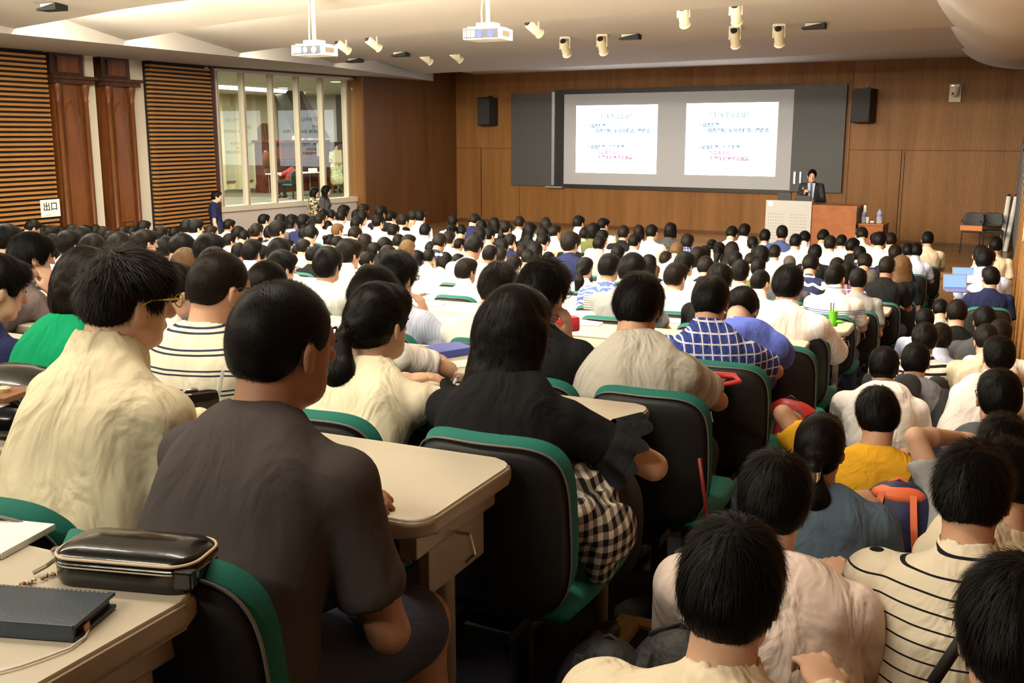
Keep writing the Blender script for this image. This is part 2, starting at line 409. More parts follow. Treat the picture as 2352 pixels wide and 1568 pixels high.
# return slats: from (x=-.35,y1_) to (0,ya) -> build along local x of ret
rl = math.hypot(.35, ya - y1_); ret.rotation_euler = (0, 0, -LA + math.atan2(-(ya - y1_), -.35) )
mer = MB().box((0, -.0, 0), (rl, .035, .043), .003).me('slat')
for k in range(49): put('slat', mer, ret, (0, 0, k * .082), (0, 0, 0), M_slat)
MB().box((0, -.08, -.1), (rl - .02, -.004, 4.75)).build('slat_backing', M_dark, ret)
# far left bank
yc = lft(112, 250)[0]
MB().box((-.3, yc - 9.5, -.1), (-.012, yc, 4.75)).build('slat_backing', M_dark, lwall)
slat_bank(yc - 9.5, yc, .0, 4.05, lwall)
# white wall strips behind the antique panels
MB().box((-.62, yc - .02, -.1), (-.42, ya + .1, 4.75)).build('white_wall', M_white, lwall)
MB().box((-.45, lft(216, 300)[0], -.1), (-.10, lft(238, 300)[0] - .03, 4.75)).build('white_pier', M_white, lwall)
MB().box((-.45, lft(318, 300)[0] + .02, -.1), (-.15, y1_ + .02, 4.75)).build('white_pier', M_white, lwall)
# antique carved wood panels
def antique(y0, y1, label):
    t = empty('antique_panel', LP + LD * y0, -LA); W = y1 - y0
    tag(t, label, 'wood panel', 'antique wood panels on the left wall')
    MB().box((-.4, .0, -.05), (.0, W, .55), .01).build('plinth', M_oak, t)
    MB().box((-.4, -.03, .55), (.05, W + .03, .62), .012).build('plinth_moulding', M_oak, t)
    MB().box((-.4, .04, .62), (-.03, W - .04, 3.52)).build('field', M_oak, t)
    for a, b in ((.05, .2), (W - .2, W - .05)):
        mb = MB(); c = (a + b) / 2
        mb.lathe([(.075, .62), (.075, .68), (.05, .71), (.05, .8), (.062, .84), (.048, .88), (.045, 3.2), (.055, 3.22), (.045, 3.26), (.075, 3.42), (.085, 3.46), (.085, 3.52)], 12, Matrix.Translation((.0, c, 0)))
        mb.build('colonnette', M_oak, t, smooth='auto')
    for a, b in ((.24, .27), (W - .27, W - .24)):
        MB().box((-.03, a, .7), (.0, b, 3.4), .006).build('stile', M_oak, t)
    # pointed arch moulding, raised middle board
    w2 = W / 2; arch = [(w2 - .16, 1.0), (w2 + .16, 1.0), (w2 + .16, 2.9)] + [(w2 + .16 * math.cos(a), 2.9 + .3 * math.sin(a)) for a in (0.5, .9, 1.3)] + [(w2, 3.24)] + [(w2 - .16 * math.cos(a), 2.9 + .3 * math.sin(a)) for a in (1.3, .9, .5)] + [(w2 - .16, 2.9)]
    MB().prism(arch, -.03, .0, 'x', .008).build('arched_board', M_oak, t)
    MB().box((-.02, w2 - .1, .92), (.02, w2 + .1, .99), .01).build('carved_foot', M_oak, t)
    MB().box((-.4, -.04, 3.52), (.10, W + .04, 3.60), .015).build('cornice', M_oakd, t)
    MB().box((-.4, -.07, 3.60), (.14, W + .07, 3.66), .015).build('cornice', M_oakd, t)
    MB().box((-.4, .06, 3.66), (-.06, W - .06, 4.1)).build('frieze', M_oakd, t)
    MB().box((-.03, .2, 3.72), (-.055, W - .2, 4.0)).build('frieze_board', M_oak, t)
    MB().box((-.4, .0, 4.1), (.04, W, 4.2), .015).build('crown_moulding', M_oakd, t)
    MB().box((-.4, .04, 4.2), (-.02, W - .04, 4.75)).build('crown_block', M_oakd, t)
antique(lft(127, 300)[0], lft(214, 300)[0], 'carved dark oak wall panel beside the exit sign')
antique(lft(243, 300)[0], lft(318, 300)[0], 'carved dark oak wall panel next to the slatted corner')
# exit sign
sy, sz = lft(116, 478, .05)
sg = empty('exit_sign', LP + LD * sy + LN * .05 + Vector((0, 0, sz)), -LA)
tag(sg, 'white paper exit sign taped on the slatted wall', 'sign')
MB().box((-.004, -.21, -.15), (.0, .21, .15)).build('sheet', M_paper, sg)
M_ink = mat('black_ink', (.01, .01, .01), .6); M_orng = mat('orange_ink', (.9, .35, .05), .6)
text_mesh('出口', .16, M_ink, sg, (.001, 0, .02), (R_(90), 0, R_(90)), bold=.002)
text_mesh('EXIT', .035, M_orng, sg, (.001, -.06, -.11), (R_(90), 0, R_(90)), name='small_lettering') if False else None
MB().box((.0, -.12, -.118), (.001, .0, -.108)).build('orange_line', M_orng, sg)

# --- right wall: slats, grey recess near the front corner
XR = .285
rw = empty('wall_right', (XR, 0, 0)); structure(rw)
MB().box((.03, -4, -.1), (.25, 21.9, 5.2)).build('slat_backing', M_dark, rw)
me1 = MB().box((0, 0, 0), (.035, 18.4, .045), .003).me('slat'); me2 = MB().box((0, 0, 0), (.035, 17.2, .045), .003).me('slat'); me3 = MB().box((0, 0, 0), (.035, 19.4, .045), .003).me('slat')
for k in range(52):
    z = k * .082; me = me3 if (z > 2.35 or z < .75) else (me2 if .95 < z < 2.2 else me1)
    put('slat', me, rw, (0, 0 if True else 0, z), (0, 0, 0), M_slat)
MB().box((.0, 18.2, .7), (.028, 21.9, 2.5)).build('grey_recess', mat('grey_recess', (.10, .10, .11), .7), rw)
MB().box((-.01, 13.2, 1.45), (.0, 13.32, 1.85)).build('switch_plate', M_white, rw)
wb = MB().box((-16, -4.2, -.1), (.6, -4, 5.2)).build('wall_back', M_sill); structure(wb)
MB_ = MB().box((-15.9, -4, -.1), (-15.55, 9, 5.2)).build('wall_left', M_sill); structure(MB_)

# --- ceiling: stepped panels between lips
ceil = empty('ceiling', (0, 0, 0)); structure(ceil)
XL, XRr = -13.2, .6
def lipY(k, x):
    lp = LIPS[k]
    for (xa, y_a), (xb, y_b) in zip(lp[:-1], lp[1:]):
        if x <= xb or (xb, y_b) == lp[-1]:
            t = (x - xa) / (xb - xa); return y_a + (y_b - y_a) * t
xs = [XL + (XRr - XL) * i / 24 for i in range(25)]
def wallY(x): return WO.y + .03 + (-(x - WO.x) * sa / ca)
lipz = {len(LIPS) - 1: 4.2}
for k in range(len(LIPS)):
    last = k == len(LIPS) - 1
    z0 = LZ + (.20 if last else LRISE); z1 = 4.24 if last else LZ
    zl = LZ
    mb = MB()
    def f(u, v):
        x = XL + (XRr - XL) * u; ya_ = lipY(k, x); yb_ = wallY(x) + .2 if last else lipY(k + 1, x)
        y = ya_ + (yb_ - ya_) * v
        return (x, y, z0 + (z1 - z0) * (v ** .85))
    mb.grid(f, 24, 6)
    # riser at the lip (faces forward) and a thickness edge
    mb.grid(lambda u, v: (XL + (XRr - XL) * u, lipY(k, XL + (XRr - XL) * u), zl + (z0 - zl) * v), 24, 1)
    mb.build('ceiling_panel', M_ceil, ceil, smooth=False)
MB().grid(lambda u, v: (XL + (XRr - XL) * u, -4 + v * (lipY(0, XL + (XRr - XL) * u) + 4), LZ + .4 * (1 - v)), 24, 1).build('ceiling_panel', M_ceil, ceil)
MB().box((-21, -4.2, 4.8), (2, 28, 4.9)).build('ceiling_slab', M_soff, ceil)
# left soffit: flat underside with a vertical face towards the hall
mb = MB()
def sx(y): return -12.9 - (.0 if y < 19 else (y - 19) * .185)
out = [(sx(y), y) for y in (-4, 4, 8, 12, 14, 16, 18, 20, 22, 24, 26.1)]
poly = out + [(-16.2, 26.3), (-16.2, -4)]
mb.prism(poly, 4.045, 4.8, 'z'); mb.build('soffit', M_soff, ceil)
# right soffit: rounded bulkhead running forward along the wall
mb = MB()
def rs(u, v):
    a = v * math.pi / 2; x0 = -1.05; y = -4 + u * 26.6
    return (XR + .2 - (XR + .2 - x0) * math.cos(a), y, 4.75 - .0 - (.85) * math.sin(a) ** .9)
def rs2(u, v):   # profile: leaves the ceiling at x=-.95 and curls down to the wall
    y = -4 + u * 26.6; a = v * math.pi / 2
    return (-.95 + (XR + .95) * (1 - math.cos(a)), y, 3.86 + .56 * (1 - math.sin(a)))
mb.grid(rs2, 20, 18).build('right_soffit', M_ceil, ceil, smooth=True)
# roof light strips on the lip sides are the cove lamps above
# ================================================================== SIGNED-DISTANCE MODELLER (one continuous surface per body / garment)
def rotm(yaw=0, pitch=0, roll=0):
    """rows are the local axes (x right, y forward, z up); pitch>0 looks down"""
    m = Matrix.Rotation(yaw, 3, 'Z') @ Matrix.Rotation(-pitch, 3, 'X') @ Matrix.Rotation(roll, 3, 'Y')
    return np.array(m.transposed())
class SDF:
    def __init__(s, lo, hi, vox):
        s.v = vox; s.lo = np.array(lo, float) - 3 * vox; hi = np.array(hi, float) + 3 * vox
        n = np.ceil((hi - s.lo) / vox).astype(int) + 1
        s.ax = [(s.lo[i] + vox * np.arange(n[i])).astype(np.float32) for i in range(3)]
        s.big = max(.05, 4 * vox); s.D = np.full(n, s.big, np.float32); s.n = n
    def _sl(s, lo, hi, k):
        i0 = np.maximum(0, np.floor((np.array(lo) - k - 2 * s.v - s.lo) / s.v).astype(int)); i1 = np.minimum(s.n, np.ceil((np.array(hi) + k + 2 * s.v - s.lo) / s.v).astype(int) + 1)
        if (i1 <= i0).any(): return None
        sl = tuple(slice(a, b) for a, b in zip(i0, i1))
        return sl, s.ax[0][sl[0]][:, None, None], s.ax[1][sl[1]][None, :, None], s.ax[2][sl[2]][None, None, :]
    def _add(s, sl, d, k, sub=False):
        a = s.D[sl]
        if sub:
            h = np.maximum(k - np.abs(a + d), 0) / k; s.D[sl] = np.maximum(a, -d) + h * h * k * .25
        else:
            h = np.maximum(k - np.abs(a - d), 0) / k; s.D[sl] = np.minimum(a, d) - h * h * k * .25
    def ell(s, c, r, R=None, k=.02, sub=False):
        m = max(r); q = s._sl(np.array(c) - m, np.array(c) + m, k)
        if q is None: return
        sl, X, Y, Z = q; x, y, z = X - c[0], Y - c[1], Z - c[2]
        if R is not None: x, y, z = (R[i][0] * x + R[i][1] * y + R[i][2] * z for i in range(3))
        k0 = np.sqrt((x / r[0]) ** 2 + (y / r[1]) ** 2 + (z / r[2]) ** 2) + 1e-6
        k1 = np.sqrt((x / r[0] ** 2) ** 2 + (y / r[1] ** 2) ** 2 + (z / r[2] ** 2) ** 2) + 1e-6
        s._add(sl, k0 * (k0 - 1) / k1, k, sub)
    def cap(s, a, b, ra, rb, k=.02, sub=False, flat=None):
        """round cone; flat=(axis vector, factor<1): thinner along that axis"""
        a = np.array(a, float); b = np.array(b, float); m = max(ra, rb)
        q = s._sl(np.minimum(a, b) - m, np.maximum(a, b) + m, k)
        if q is None: return
        sl, X, Y, Z = q; d = b - a; L2 = max(d @ d, 1e-9); x, y, z = X - a[0], Y - a[1], Z - a[2]
        t = np.clip((x * d[0] + y * d[1] + z * d[2]) / L2, 0, 1); x, y, z = x - t * d[0], y - t * d[1], z - t * d[2]
        sc = 1
        if flat is not None:
            f, fac = np.array(flat[0], float), flat[1]; f /= np.linalg.norm(f); w = x * f[0] + y * f[1] + z * f[2]; g = (1 / fac - 1) * w
            x, y, z = x + g * f[0], y + g * f[1], z + g * f[2]; sc = (1 + fac) / 2
        s._add(sl, (np.sqrt(x * x + y * y + z * z) - (ra + (rb - ra) * t)) * sc, k, sub)
    def cutz(s, z0, keep_above=True, k=.01):
        d = (z0 - s.ax[2] if keep_above else s.ax[2] - z0)[None, None, :]; s.D = np.maximum(s.D, d)
    def plane(s, p, n, k=.01):
        """remove what lies on the side the normal n points to"""
        n = np.array(n, float); n /= np.linalg.norm(n)
        d = (s.ax[0][:, None, None] - p[0]) * n[0] + (s.ax[1][None, :, None] - p[1]) * n[1] + (s.ax[2][None, None, :] - p[2]) * n[2]
        h = np.maximum(k - np.abs(s.D - d), 0) / k; s.D = (np.maximum(s.D, d) + h * h * k * .25).astype(np.float32)
    def wrinkle(s, amp, seed, f=9, stretch=(1, 1, .45)):
        if not amp: return
        r = np.random.default_rng(seed); X, Y, Z = (s.ax[0][:, None, None], s.ax[1][None, :, None], s.ax[2][None, None, :]); w = 0
        for j in range(5):
            v = r.normal(size=3) * np.array(stretch); v = v / np.linalg.norm(v) * f * (1 + .55 * j); v2 = r.normal(size=3) * f * .7
            ph = r.uniform(0, 6.28, 2); w = w + np.sin(v[0] * X + v[1] * Y + v[2] * Z + ph[0] + 1.6 * np.sin(v2[0] * X + v2[1] * Y + v2[2] * Z + ph[1])) / (1 + .4 * j)
        w = 1 - np.sqrt((w / 1.6) ** 2 + .01)
        s.D = s.D - amp * w.astype(np.float32)
    def mesh(s, name, smooth=1):
        D = np.clip(s.D, -s.big, s.big).astype(np.float32)
        D[0] = D[-1] = s.big; D[:, 0] = D[:, -1] = s.big; D[:, :, 0] = D[:, :, -1] = s.big
        g = openvdb.FloatGrid(s.big); g.copyFromArray(D)
        p, q = g.convertToQuads(0.0)
        p = p * s.v + s.lo; q = q[:, ::-1]
        s.p, s.q = p, q
        me = bpy.data.meshes.new(name); me.vertices.add(len(p)); me.vertices.foreach_set('co', p.astype(np.float32).ravel())
        me.loops.add(len(q) * 4); me.loops.foreach_set('vertex_index', q.astype(np.int32).ravel())
        me.polygons.add(len(q)); me.polygons.foreach_set('loop_start', np.arange(0, len(q) * 4, 4, dtype=np.int32)); me.polygons.foreach_set('loop_total', np.full(len(q), 4, np.int32))
        me.update(calc_edges=True)
        me.shade_smooth(); return me

# ------------------------------------------------------------------ hair
WHORL = np.array([.012, -.055, .112])
def hair_base(style, vox=.006):
    S = SDF((-.15, -.26 if style in ('pony', 'long', 'longh') else -.17, -.42 if style in ('long', 'pony', 'longh') else -.19), (.15, .13, .15), vox)
    vol = {'crew': .0, 'short': .005, 'mop': .012, 'bob': .010, 'long': .010, 'pony': .006, 'bun': .006, 'thin': .002, 'suit': .005, 'spiky': .006, 'longh': .010}[style]
    S.ell((0, -.010, .026), (.079 + vol * .9, .098 + vol * .8, .090 + vol * 1.25), k=.02)
    S.ell((0, -.052, -.012), (.068 + vol * .9, .058 + vol, .072 + vol * .6), k=.03)
    if style in ('crew', 'short', 'mop', 'suit', 'thin', 'spiky'):
        S.ell((0, -.058, -.040), (.050 + vol * .4, .038 + vol * .4, .040), k=.02)
        if style in ('short', 'mop', 'spiky'): S.ell((0, .055, .062), (.062, .05, .045), k=.03)
        S.ell((0, .10, -.015), (.078, .07, .078), k=.012, sub=True)
        if style == 'suit': S.ell((0, .12, .015), (.075, .075, .085), k=.01, sub=True)
        S.ell((0, .06, -.085), (.11, .085, .06), k=.01, sub=True)
        for sg in (-1, 1): S.ell((sg * .102, .004, -.034), (.042, .036, .058 if style != 'mop' else .046), k=.01, sub=True)
        S.plane((0, -.05, {'crew': -.078, 'mop': -.106, 'spiky': -.080}.get(style, -.076)), (0, -.35, -1), .02)
    else:
        S.ell((0, .055, .06), (.065, .05, .05), k=.03)
        if style in ('bob',):
            S.ell((0, -.045, -.07), (.090, .065, .075), k=.04)
            for sg in (-1, 1): S.cap((sg * .07, .0, .0), (sg * .074, .012, -.10), .028, .024, k=.02)
            S.plane((0, -.05, -.125), (0, -.1, -1), .02)
        if style in ('long', 'longh'):
            S.cap((0, -.065, -.02), (-.01, -.105, -.24), .092, .094, k=.04, flat=((0, 1, 0), .5))
            for sg in (-1, 1): S.cap((sg * .068, -.02, .0), (sg * .08, -.075, -.22), .036, .026, k=.03)
            S.cap((-.06, -.105, -.20), (-.07, -.115, -.33), .048, .030, k=.04, flat=((0, 1, 0), .6))
            if style == 'longh': S.ell((0, -.105, .0), (.05, .02, .03), k=.02)
        if style in ('pony',):
            S.cap((0, -.10, -.01), (0, -.150, -.03), .03, .02, k=.03)
            S.cap((.0, -.150, -.035), (.01, -.172, -.13), .026, .050, k=.02, flat=((0, 1, 0), .75)); S.cap((.01, -.172, -.13), (-.01, -.200, -.34), .050, .012, k=.02, flat=((0, 1, 0), .75))
        if style in ('bun',):
            S.ell((0, -.125, .02), (.045, .038, .042), k=.012)
        S.ell((0, .10, -.03), (.074, .065, .088), k=.012, sub=True)
        if style in ('pony', 'bun'):
            S.ell((0, .05, -.10), (.11, .085, .062), k=.01, sub=True)
            for sg in (-1, 1): S.ell((sg * .10, .0, -.045), (.04, .03, .05), k=.01, sub=True)
            if style == 'bun': S.plane((0, -.05, -.085), (0, -.3, -1), .02)
    S.wrinkle(.0022 if style not in ('crew', 'thin') else .0008, 3, 45, (1, 1, .3))
    return S
def strands(S, style, n, seed):
    r = np.random.default_rng(seed); p, q = S.p, S.q
    a, b, c, d = (p[q[:, i]] for i in range(4)); cen = (a + b + c + d) / 4; nr = np.cross(b - a, d - a); ar = np.linalg.norm(nr, axis=1) + 1e-12; nr = nr / ar[:, None]
    if ((cen - np.array([0, -.02, .02])) * nr).sum() < 0: nr = -nr
    i = r.choice(len(cen), n, p=ar / ar.sum()); P = cen[i] + r.normal(size=(n, 3)) * .0015; Nn = nr[i]
    W = WHORL + (np.array([0, .03, 0]) if style in ('pony', 'bun', 'long', 'bob', 'longh') else 0)
    v = P - W; dist = np.linalg.norm(v, axis=1, keepdims=True); v = v / (dist + 1e-6)
    ang = .5; sw = np.stack([-v[:, 1], v[:, 0], 0 * v[:, 0]], 1) * np.clip(1 - dist / .09, 0, 1) * ang
    flow = v + sw + np.array([0, 0, -1.0]) * np.clip(dist / .12, 0, 1.3)
    if style in ('pony', 'bun'):
        T = np.array([0, -.135, 0]) ; below = (P[:, 2] < -.02) & (P[:, 1] < -.09); flow = np.where(below[:, None], np.array([0, .02, -1.0]), T - P); flow /= np.linalg.norm(flow, axis=1, keepdims=True)
    flow = flow + r.normal(size=(n, 3)) * (.22 if style in ('mop', 'spiky', 'short') else .08)
    flow -= (flow * Nn).sum(1)[:, None] * Nn; flow /= np.linalg.norm(flow, axis=1, keepdims=True) + 1e-6
    L, lift, wd = {'crew': (.0045, .9, .0006), 'thin': (.02, .25, .0010), 'suit': (.03, .12, .0013), 'short': (.032, .15, .0013), 'spiky': (.034, .34, .0014), 'mop': (.045, .24, .0014), 'bob': (.05, .05, .0013), 'long': (.075, .07, .0012), 'longh': (.075, .03, .0012), 'pony': (.045, .02, .0011), 'bun': (.04, .03, .0012)}[style]
    Ln = L * r.uniform(.6, 1.25, (n, 1)); Ln = Ln * (np.clip((P[:, 2:3] + .10) / .12, .22, 1) if style in ('short', 'mop', 'spiky', 'suit') else 1); lf = lift * r.uniform(.2, 1.6, (n, 1)); wv = np.cross(Nn, flow) * wd * (.78 if n > 8000 else 1.0) * r.uniform(.6, 1.3, (n, 1))
    K = 1 if style == 'crew' else 3; vs = []
    for j in range(K + 1):
        t = j / K; cpt = P - Nn * .0015 + flow * Ln * t * (1 if style != 'crew' else .35) + Nn * (lf * Ln * t * (1.0 if style != 'crew' else .9) - (Ln * t) ** 2 / .19 * (1 if style not in ('spiky',) else .5)) 
        w = wv * (1 - t * .85); vs += [cpt - w, cpt + w]
    V = np.stack(vs, 1).reshape(-1, 3); m = 2 * (K + 1); F = []
    base = np.arange(n)[:, None] * m
    for j in range(K): F.append(base + np.array([2 * j, 2 * j + 1, 2 * j + 3, 2 * j + 2]))
    return V, np.concatenate(F)
def quads_mesh(name, V, Q, smooth=True):
    me = bpy.data.meshes.new(name); me.vertices.add(len(V)); me.vertices.foreach_set('co', V.astype(np.float32).ravel())
    me.loops.add(len(Q) * 4); me.loops.foreach_set('vertex_index', Q.astype(np.int32).ravel())
    me.polygons.add(len(Q)); me.polygons.foreach_set('loop_start', np.arange(0, len(Q) * 4, 4, dtype=np.int32)); me.polygons.foreach_set('loop_total', np.full(len(Q), 4, np.int32))
    me.update(calc_edges=True)
    if smooth: me.shade_smooth()
    return me
HAIR = {}
def hair(style, near=False, seed=0):
    key = (style, near, seed)
    if key in HAIR: return HAIR[key]
    S = hair_base(style, .0045 if near else .008); bpy.data.meshes.remove(S.mesh('tmp'))
    V, Q = strands(S, style, (26000 if style == 'crew' else 10000) if near else (3000 if style == 'crew' else 1100), seed + 5)
    if not near and style != 'crew': pass
    V2 = np.concatenate([S.p, V]); Q2 = np.concatenate([S.q, Q + len(S.p)])
    me = quads_mesh('hair_' + style, V2, Q2); HAIR[key] = me; return me

# ------------------------------------------------------------------ bodies
def head_sdf(S, c, R, nb, near, ears=True, g=1.0):
    c = np.array(c, float); W = lambda p: c + g * np.array(p) @ R
    T_ = lambda *r: tuple(g * q for q in r)
    S.ell(W((0, -.012, .022)), T_(.073, .092, .084), R, .02)
    S.ell(W((0, .028, -.035)), T_(.060, .058, .070), R, .03)
    S.cap(W((-.03, .035, -.085)), W((.03, .035, -.085)), .026, .026, .03)          # jaw
    S.ell(W((0, .066, -.094)), T_(.022, .020, .018), R, .02)                         # chin
    S.cap(W((0, .080, .012)), W((0, .104, -.030)), .008, .0125, .012)              # nose
    S.ell(W((0, .084, -.060)), T_(.024, .012, .012), R, .008)                        # lips
    S.cap(W((-.03, .075, .022)), W((.03, .075, .022)), .010, .010, .014)           # brow
    for sg in (-1, 1):
        S.ell(W((sg * .032, .090, .004)), T_(.014, .009, .008), R, .008, sub=True)
        S.ell(W((sg * .032, .080, .004)), T_(.012, .011, .011), R, .004)
        if ears:
            er = rotm(0, R_(-8)) @ R; S.ell(W((sg * .079, -.004, -.020)), T_(.007, .017, .030), np.array(Matrix.Rotation(sg * .38, 3, 'Z').transposed()) @ R, .006)
            S.ell(W((sg * .089, .006, -.018)), T_(.006, .009, .018), R, .004, sub=True)
    # neck
    S.cap(W((0, -.030, -.055)), nb + np.array((0, .0, -.01)), .053, .058, .03)
def hand_sdf(S, w, d, up, near, curl=.5, s=1.0, side=1):
    """w wrist, d pointing direction, up back-of-hand normal"""
    w = np.array(w, float); d = np.array(d, float); d /= np.linalg.norm(d); up = np.array(up, float); up -= d * (up @ d); up /= np.linalg.norm(up); x = np.cross(d, up) * side
    R = np.array([x, d, up]); P = lambda a, b, c: w + x * a * s + d * b * s + up * c * s
    S.ell(P(0, .045, 0), (.040 * s, .050 * s, .016 * s), R, .012)
    if not near: S.ell(P(0, .105, -.02 * curl * 2), (.036 * s, .04 * s, .016 * s), R, .01); S.cap(P(-.035, .03, 0), P(-.055, .075, -.015), .012 * s, .009 * s, .008); return
    for j, (a, L) in enumerate(zip((-.030, -.010, .010, .029), (.072, .080, .074, .058))):
        k0 = P(a * .95, .085, 0); c1 = curl * (1 + .12 * j); p1 = P(a, .085 + L * .45 * math.cos(c1), -L * .45 * math.sin(c1))
        c2 = c1 * 2.0; p2 = p1 + (d * math.cos(c2) - up * math.sin(c2)) * L * .33 * s; c3 = c1 * 2.7; p3 = p2 + (d * math.cos(c3) - up * math.sin(c3)) * L * .25 * s
        S.cap(k0, p1, .0098 * s, .0088 * s, .004); S.cap(p1, p2, .0088 * s, .008 * s, .003); S.cap(p2, p3, .008 * s, .007 * s, .003)
    t1 = P(-.046, .045, -.012); S.cap(P(-.025, .015, -.004), t1, .014 * s, .0115 * s, .01); S.cap(t1, P(-.052, .078, -.022), .011 * s, .009 * s, .004)

def A3(*v): return np.array(v, float)
class Pose:
    """joints in the person's own frame: origin on the floor under the hips, x right, y forward"""
    def __init__(s, head, hip=(0, 0, .53), byaw=0, hyaw=0, hpitch=.12, hroll=0, wid=1.0, arms='desk', legs='chair', seatz=None, el=None, ha=None, female=False, hs=.95):
        s.hs = hs
        s.hip = A3(*hip); s.head = A3(*head); s.R = rotm(hyaw, hpitch, hroll); s.B = rotm(byaw)
        r, f = s.B[0], s.B[1]; s.r, s.f = r, f
        fwd = s.head - s.hip; s.nb = s.head + A3(0, 0, -.165 + .10 * max(0, hpitch - .3)) - f * (.045 + .13 * max(0, hpitch)) - fwd * A3(1, 1, 0) * .06
        s.wid = wid * (.92 if female else 1); s.female = female
        sw = .166 * s.wid
        s.sh = [s.nb + r * sg * sw + A3(0, 0, -.046) + f * .0 for sg in (-1, 1)]
        h = s.hip; z = h[2]
        L = lambda sg, x, y, zz: h * A3(1, 1, 0) + r * sg * x + f * y + A3(0, 0, zz)
        dz = z + .17        # desk height
        E = {'desk': [(.055, .15, -.20), (-.10, .20)], 'write': [(.065, .14, -.20), (-.14, .19)], 'lap': [(.045, -.01, -.265), (-.10, .20)], 'side': [(.045, -.01, -.27), (.0, .05)],
             'knees': [(.045, .12, -.23), (-.10, .18)], 'cross': [(.05, .05, -.26), (-.20, .12)], 'chin': [(.03, .17, -.19), None], 'back': [(.07, -.08, -.25), (-.1, -.05)]}
        HZ = {'desk': dz + .035, 'write': dz + .035, 'lap': z + .10, 'knees': z + .30, 'cross': z + .17, 'back': z + .12}
        def get(a, sg):
            S0 = s.sh[0 if sg < 0 else 1]
            if a == 'chin':
                return S0 + r * sg * .03 + f * .17 + A3(0, 0, -.19), s.head + A3(*(A3(sg * .055, .055, -.115) @ s.R))
            e, q = E[a]; el_ = S0 + r * sg * e[0] + f * e[1] + A3(0, 0, e[2]); ha_ = el_ + r * sg * q[0] + f * q[1]; ha_[2] = HZ[a] if a in HZ else el_[2] - .24
            if a in ('desk', 'write') and legs == 'chair': el_[2] = max(el_[2], dz + .03)
            return el_, ha_
        if isinstance(arms, str): arms = (arms, arms)
        s.arms = arms; s.el, s.ha = [], []
        for a, sg in zip(arms, (-1, 1)):
            e, q = get(a, sg); s.el.append(e); s.ha.append(q)
        if el:
            for k, v in el.items(): s.el[k] = A3(*v)
        if ha:
            for k, v in ha.items(): s.ha[k] = A3(*v)
        for k in (0, 1):   # keep bone lengths human
            d = s.el[k] - s.sh[k]; n = np.linalg.norm(d); s.el[k] = s.sh[k] + d * min(.31, max(.25, n)) / n
            d = s.ha[k] - s.el[k]; n = np.linalg.norm(d); s.ha[k] = s.el[k] + d * min(.26, max(.20, n)) / n
        s.legs = legs
        if legs == 'chair': K = [L(sg, .11, .43, .47) for sg in (-1, 1)]; An = [L(sg, .12, .40, .09) for sg in (-1, 1)]
        elif legs == 'floor': K = [L(sg, .09, .38, z + .29) for sg in (-1, 1)]; An = [L(sg, .09, .52, .05) for sg in (-1, 1)]
        elif legs == 'stand': K = [L(sg, .09, .02, z * .53) for sg in (-1, 1)]; An = [L(sg, .10, .0, .09) for sg in (-1, 1)]
        elif legs == 'cross': K = [L(sg, .26, .24, .13) for sg in (-1, 1)]; An = [L(-sg, .05, .30, .08) for sg in (-1, 1)]
        s.kn, s.an = K, An; s.hj = [h + r * sg * .09 + A3(0, 0, -.02) for sg in (-1, 1)]
    def spine(s, t):
        m = (s.hip + s.nb) / 2 - s.f * .05; return (1 - t) ** 2 * s.hip + 2 * t * (1 - t) * m + t * t * s.nb
    def body(s, name, vox=.008, near=False, bare_legs=False, arm_from=.0):
        pts = np.array([s.head + A3(0, 0, .13), s.head - A3(.12, .12, .12), s.head + A3(.12, .12, 0)] + s.sh + s.el + s.ha + [s.nb - A3(0, 0, .15)] + (s.kn + s.an if bare_legs else []))
        lo, hi = pts.min(0) - .12, pts.max(0) + .12; S = SDF(lo, hi, vox)
        head_sdf(S, s.head, s.R, s.nb, near, g=s.hs)
        S.cap(s.nb, s.spine(.75), .06, .085, .04)
        for k, sg in ((0, -1), (1, 1)):
            S.cap(s.nb + A3(0, 0, -.02), s.sh[k], .05, .045, .04)
            S.cap(s.sh[k], s.el[k], .045, .035, .02); S.cap(s.el[k], s.el[k] * .65 + s.ha[k] * .35, .034, .036, .012); S.cap(s.el[k] * .65 + s.ha[k] * .35, s.ha[k], .036, .024, .012)
            d = s.ha[k] - s.el[k]
            if s.arms[k] == 'chin': hand_sdf(S, s.ha[k], s.head + A3(*(A3(sg * .07, .03, .02) @ s.R)) - s.ha[k], s.r * sg, near, .45, .95, sg)
            else: hand_sdf(S, s.ha[k], d * A3(1, 1, .3) if s.arms[k] in ('desk', 'write', 'lap', 'knees') else d, (0, 0, 1) if s.arms[k] != 'side' else s.r * sg, near, {'write': .75, 'desk': .3, 'cross': .5}.get(s.arms[k], .45), .95, -sg)
        if bare_legs:
            for k in (0, 1):
                S.cap(s.hj[k], s.kn[k], .07, .056, .03); S.cap(s.kn[k], s.kn[k] * .6 + s.an[k] * .4, .053, .055, .03); S.cap(s.kn[k] * .6 + s.an[k] * .4, s.an[k], .052, .034, .03)
        return S.mesh(name)
    def shirt(s, name, vox=.012, sleeve='short', collar=None, seed=1, wr=.004, loose=1.0, hem=True, hood=False, ruffle=False):
        pts = np.array(s.sh + s.el + s.ha + [s.hip - .22, s.hip + .22, s.nb + .1]); lo, hi = pts.min(0) - .1, pts.max(0) + .1
        hi[2] = max(s.sh[0][2], s.sh[1][2], s.nb[2]) + .17
        S = SDF(lo, hi, vox); w = s.wid * loose
        ax = s.nb - s.hip; ax /= np.linalg.norm(ax); y = np.cross(ax, s.r); y /= np.linalg.norm(y); R = np.array([s.r, y, ax])
        S.ell(s.hip + A3(0, 0, .02), (.178 * w, .135 * w, .13), s.B, .05)
        S.ell(s.spine(.33), (.152 * w, .112 * w, .17), R, .05)
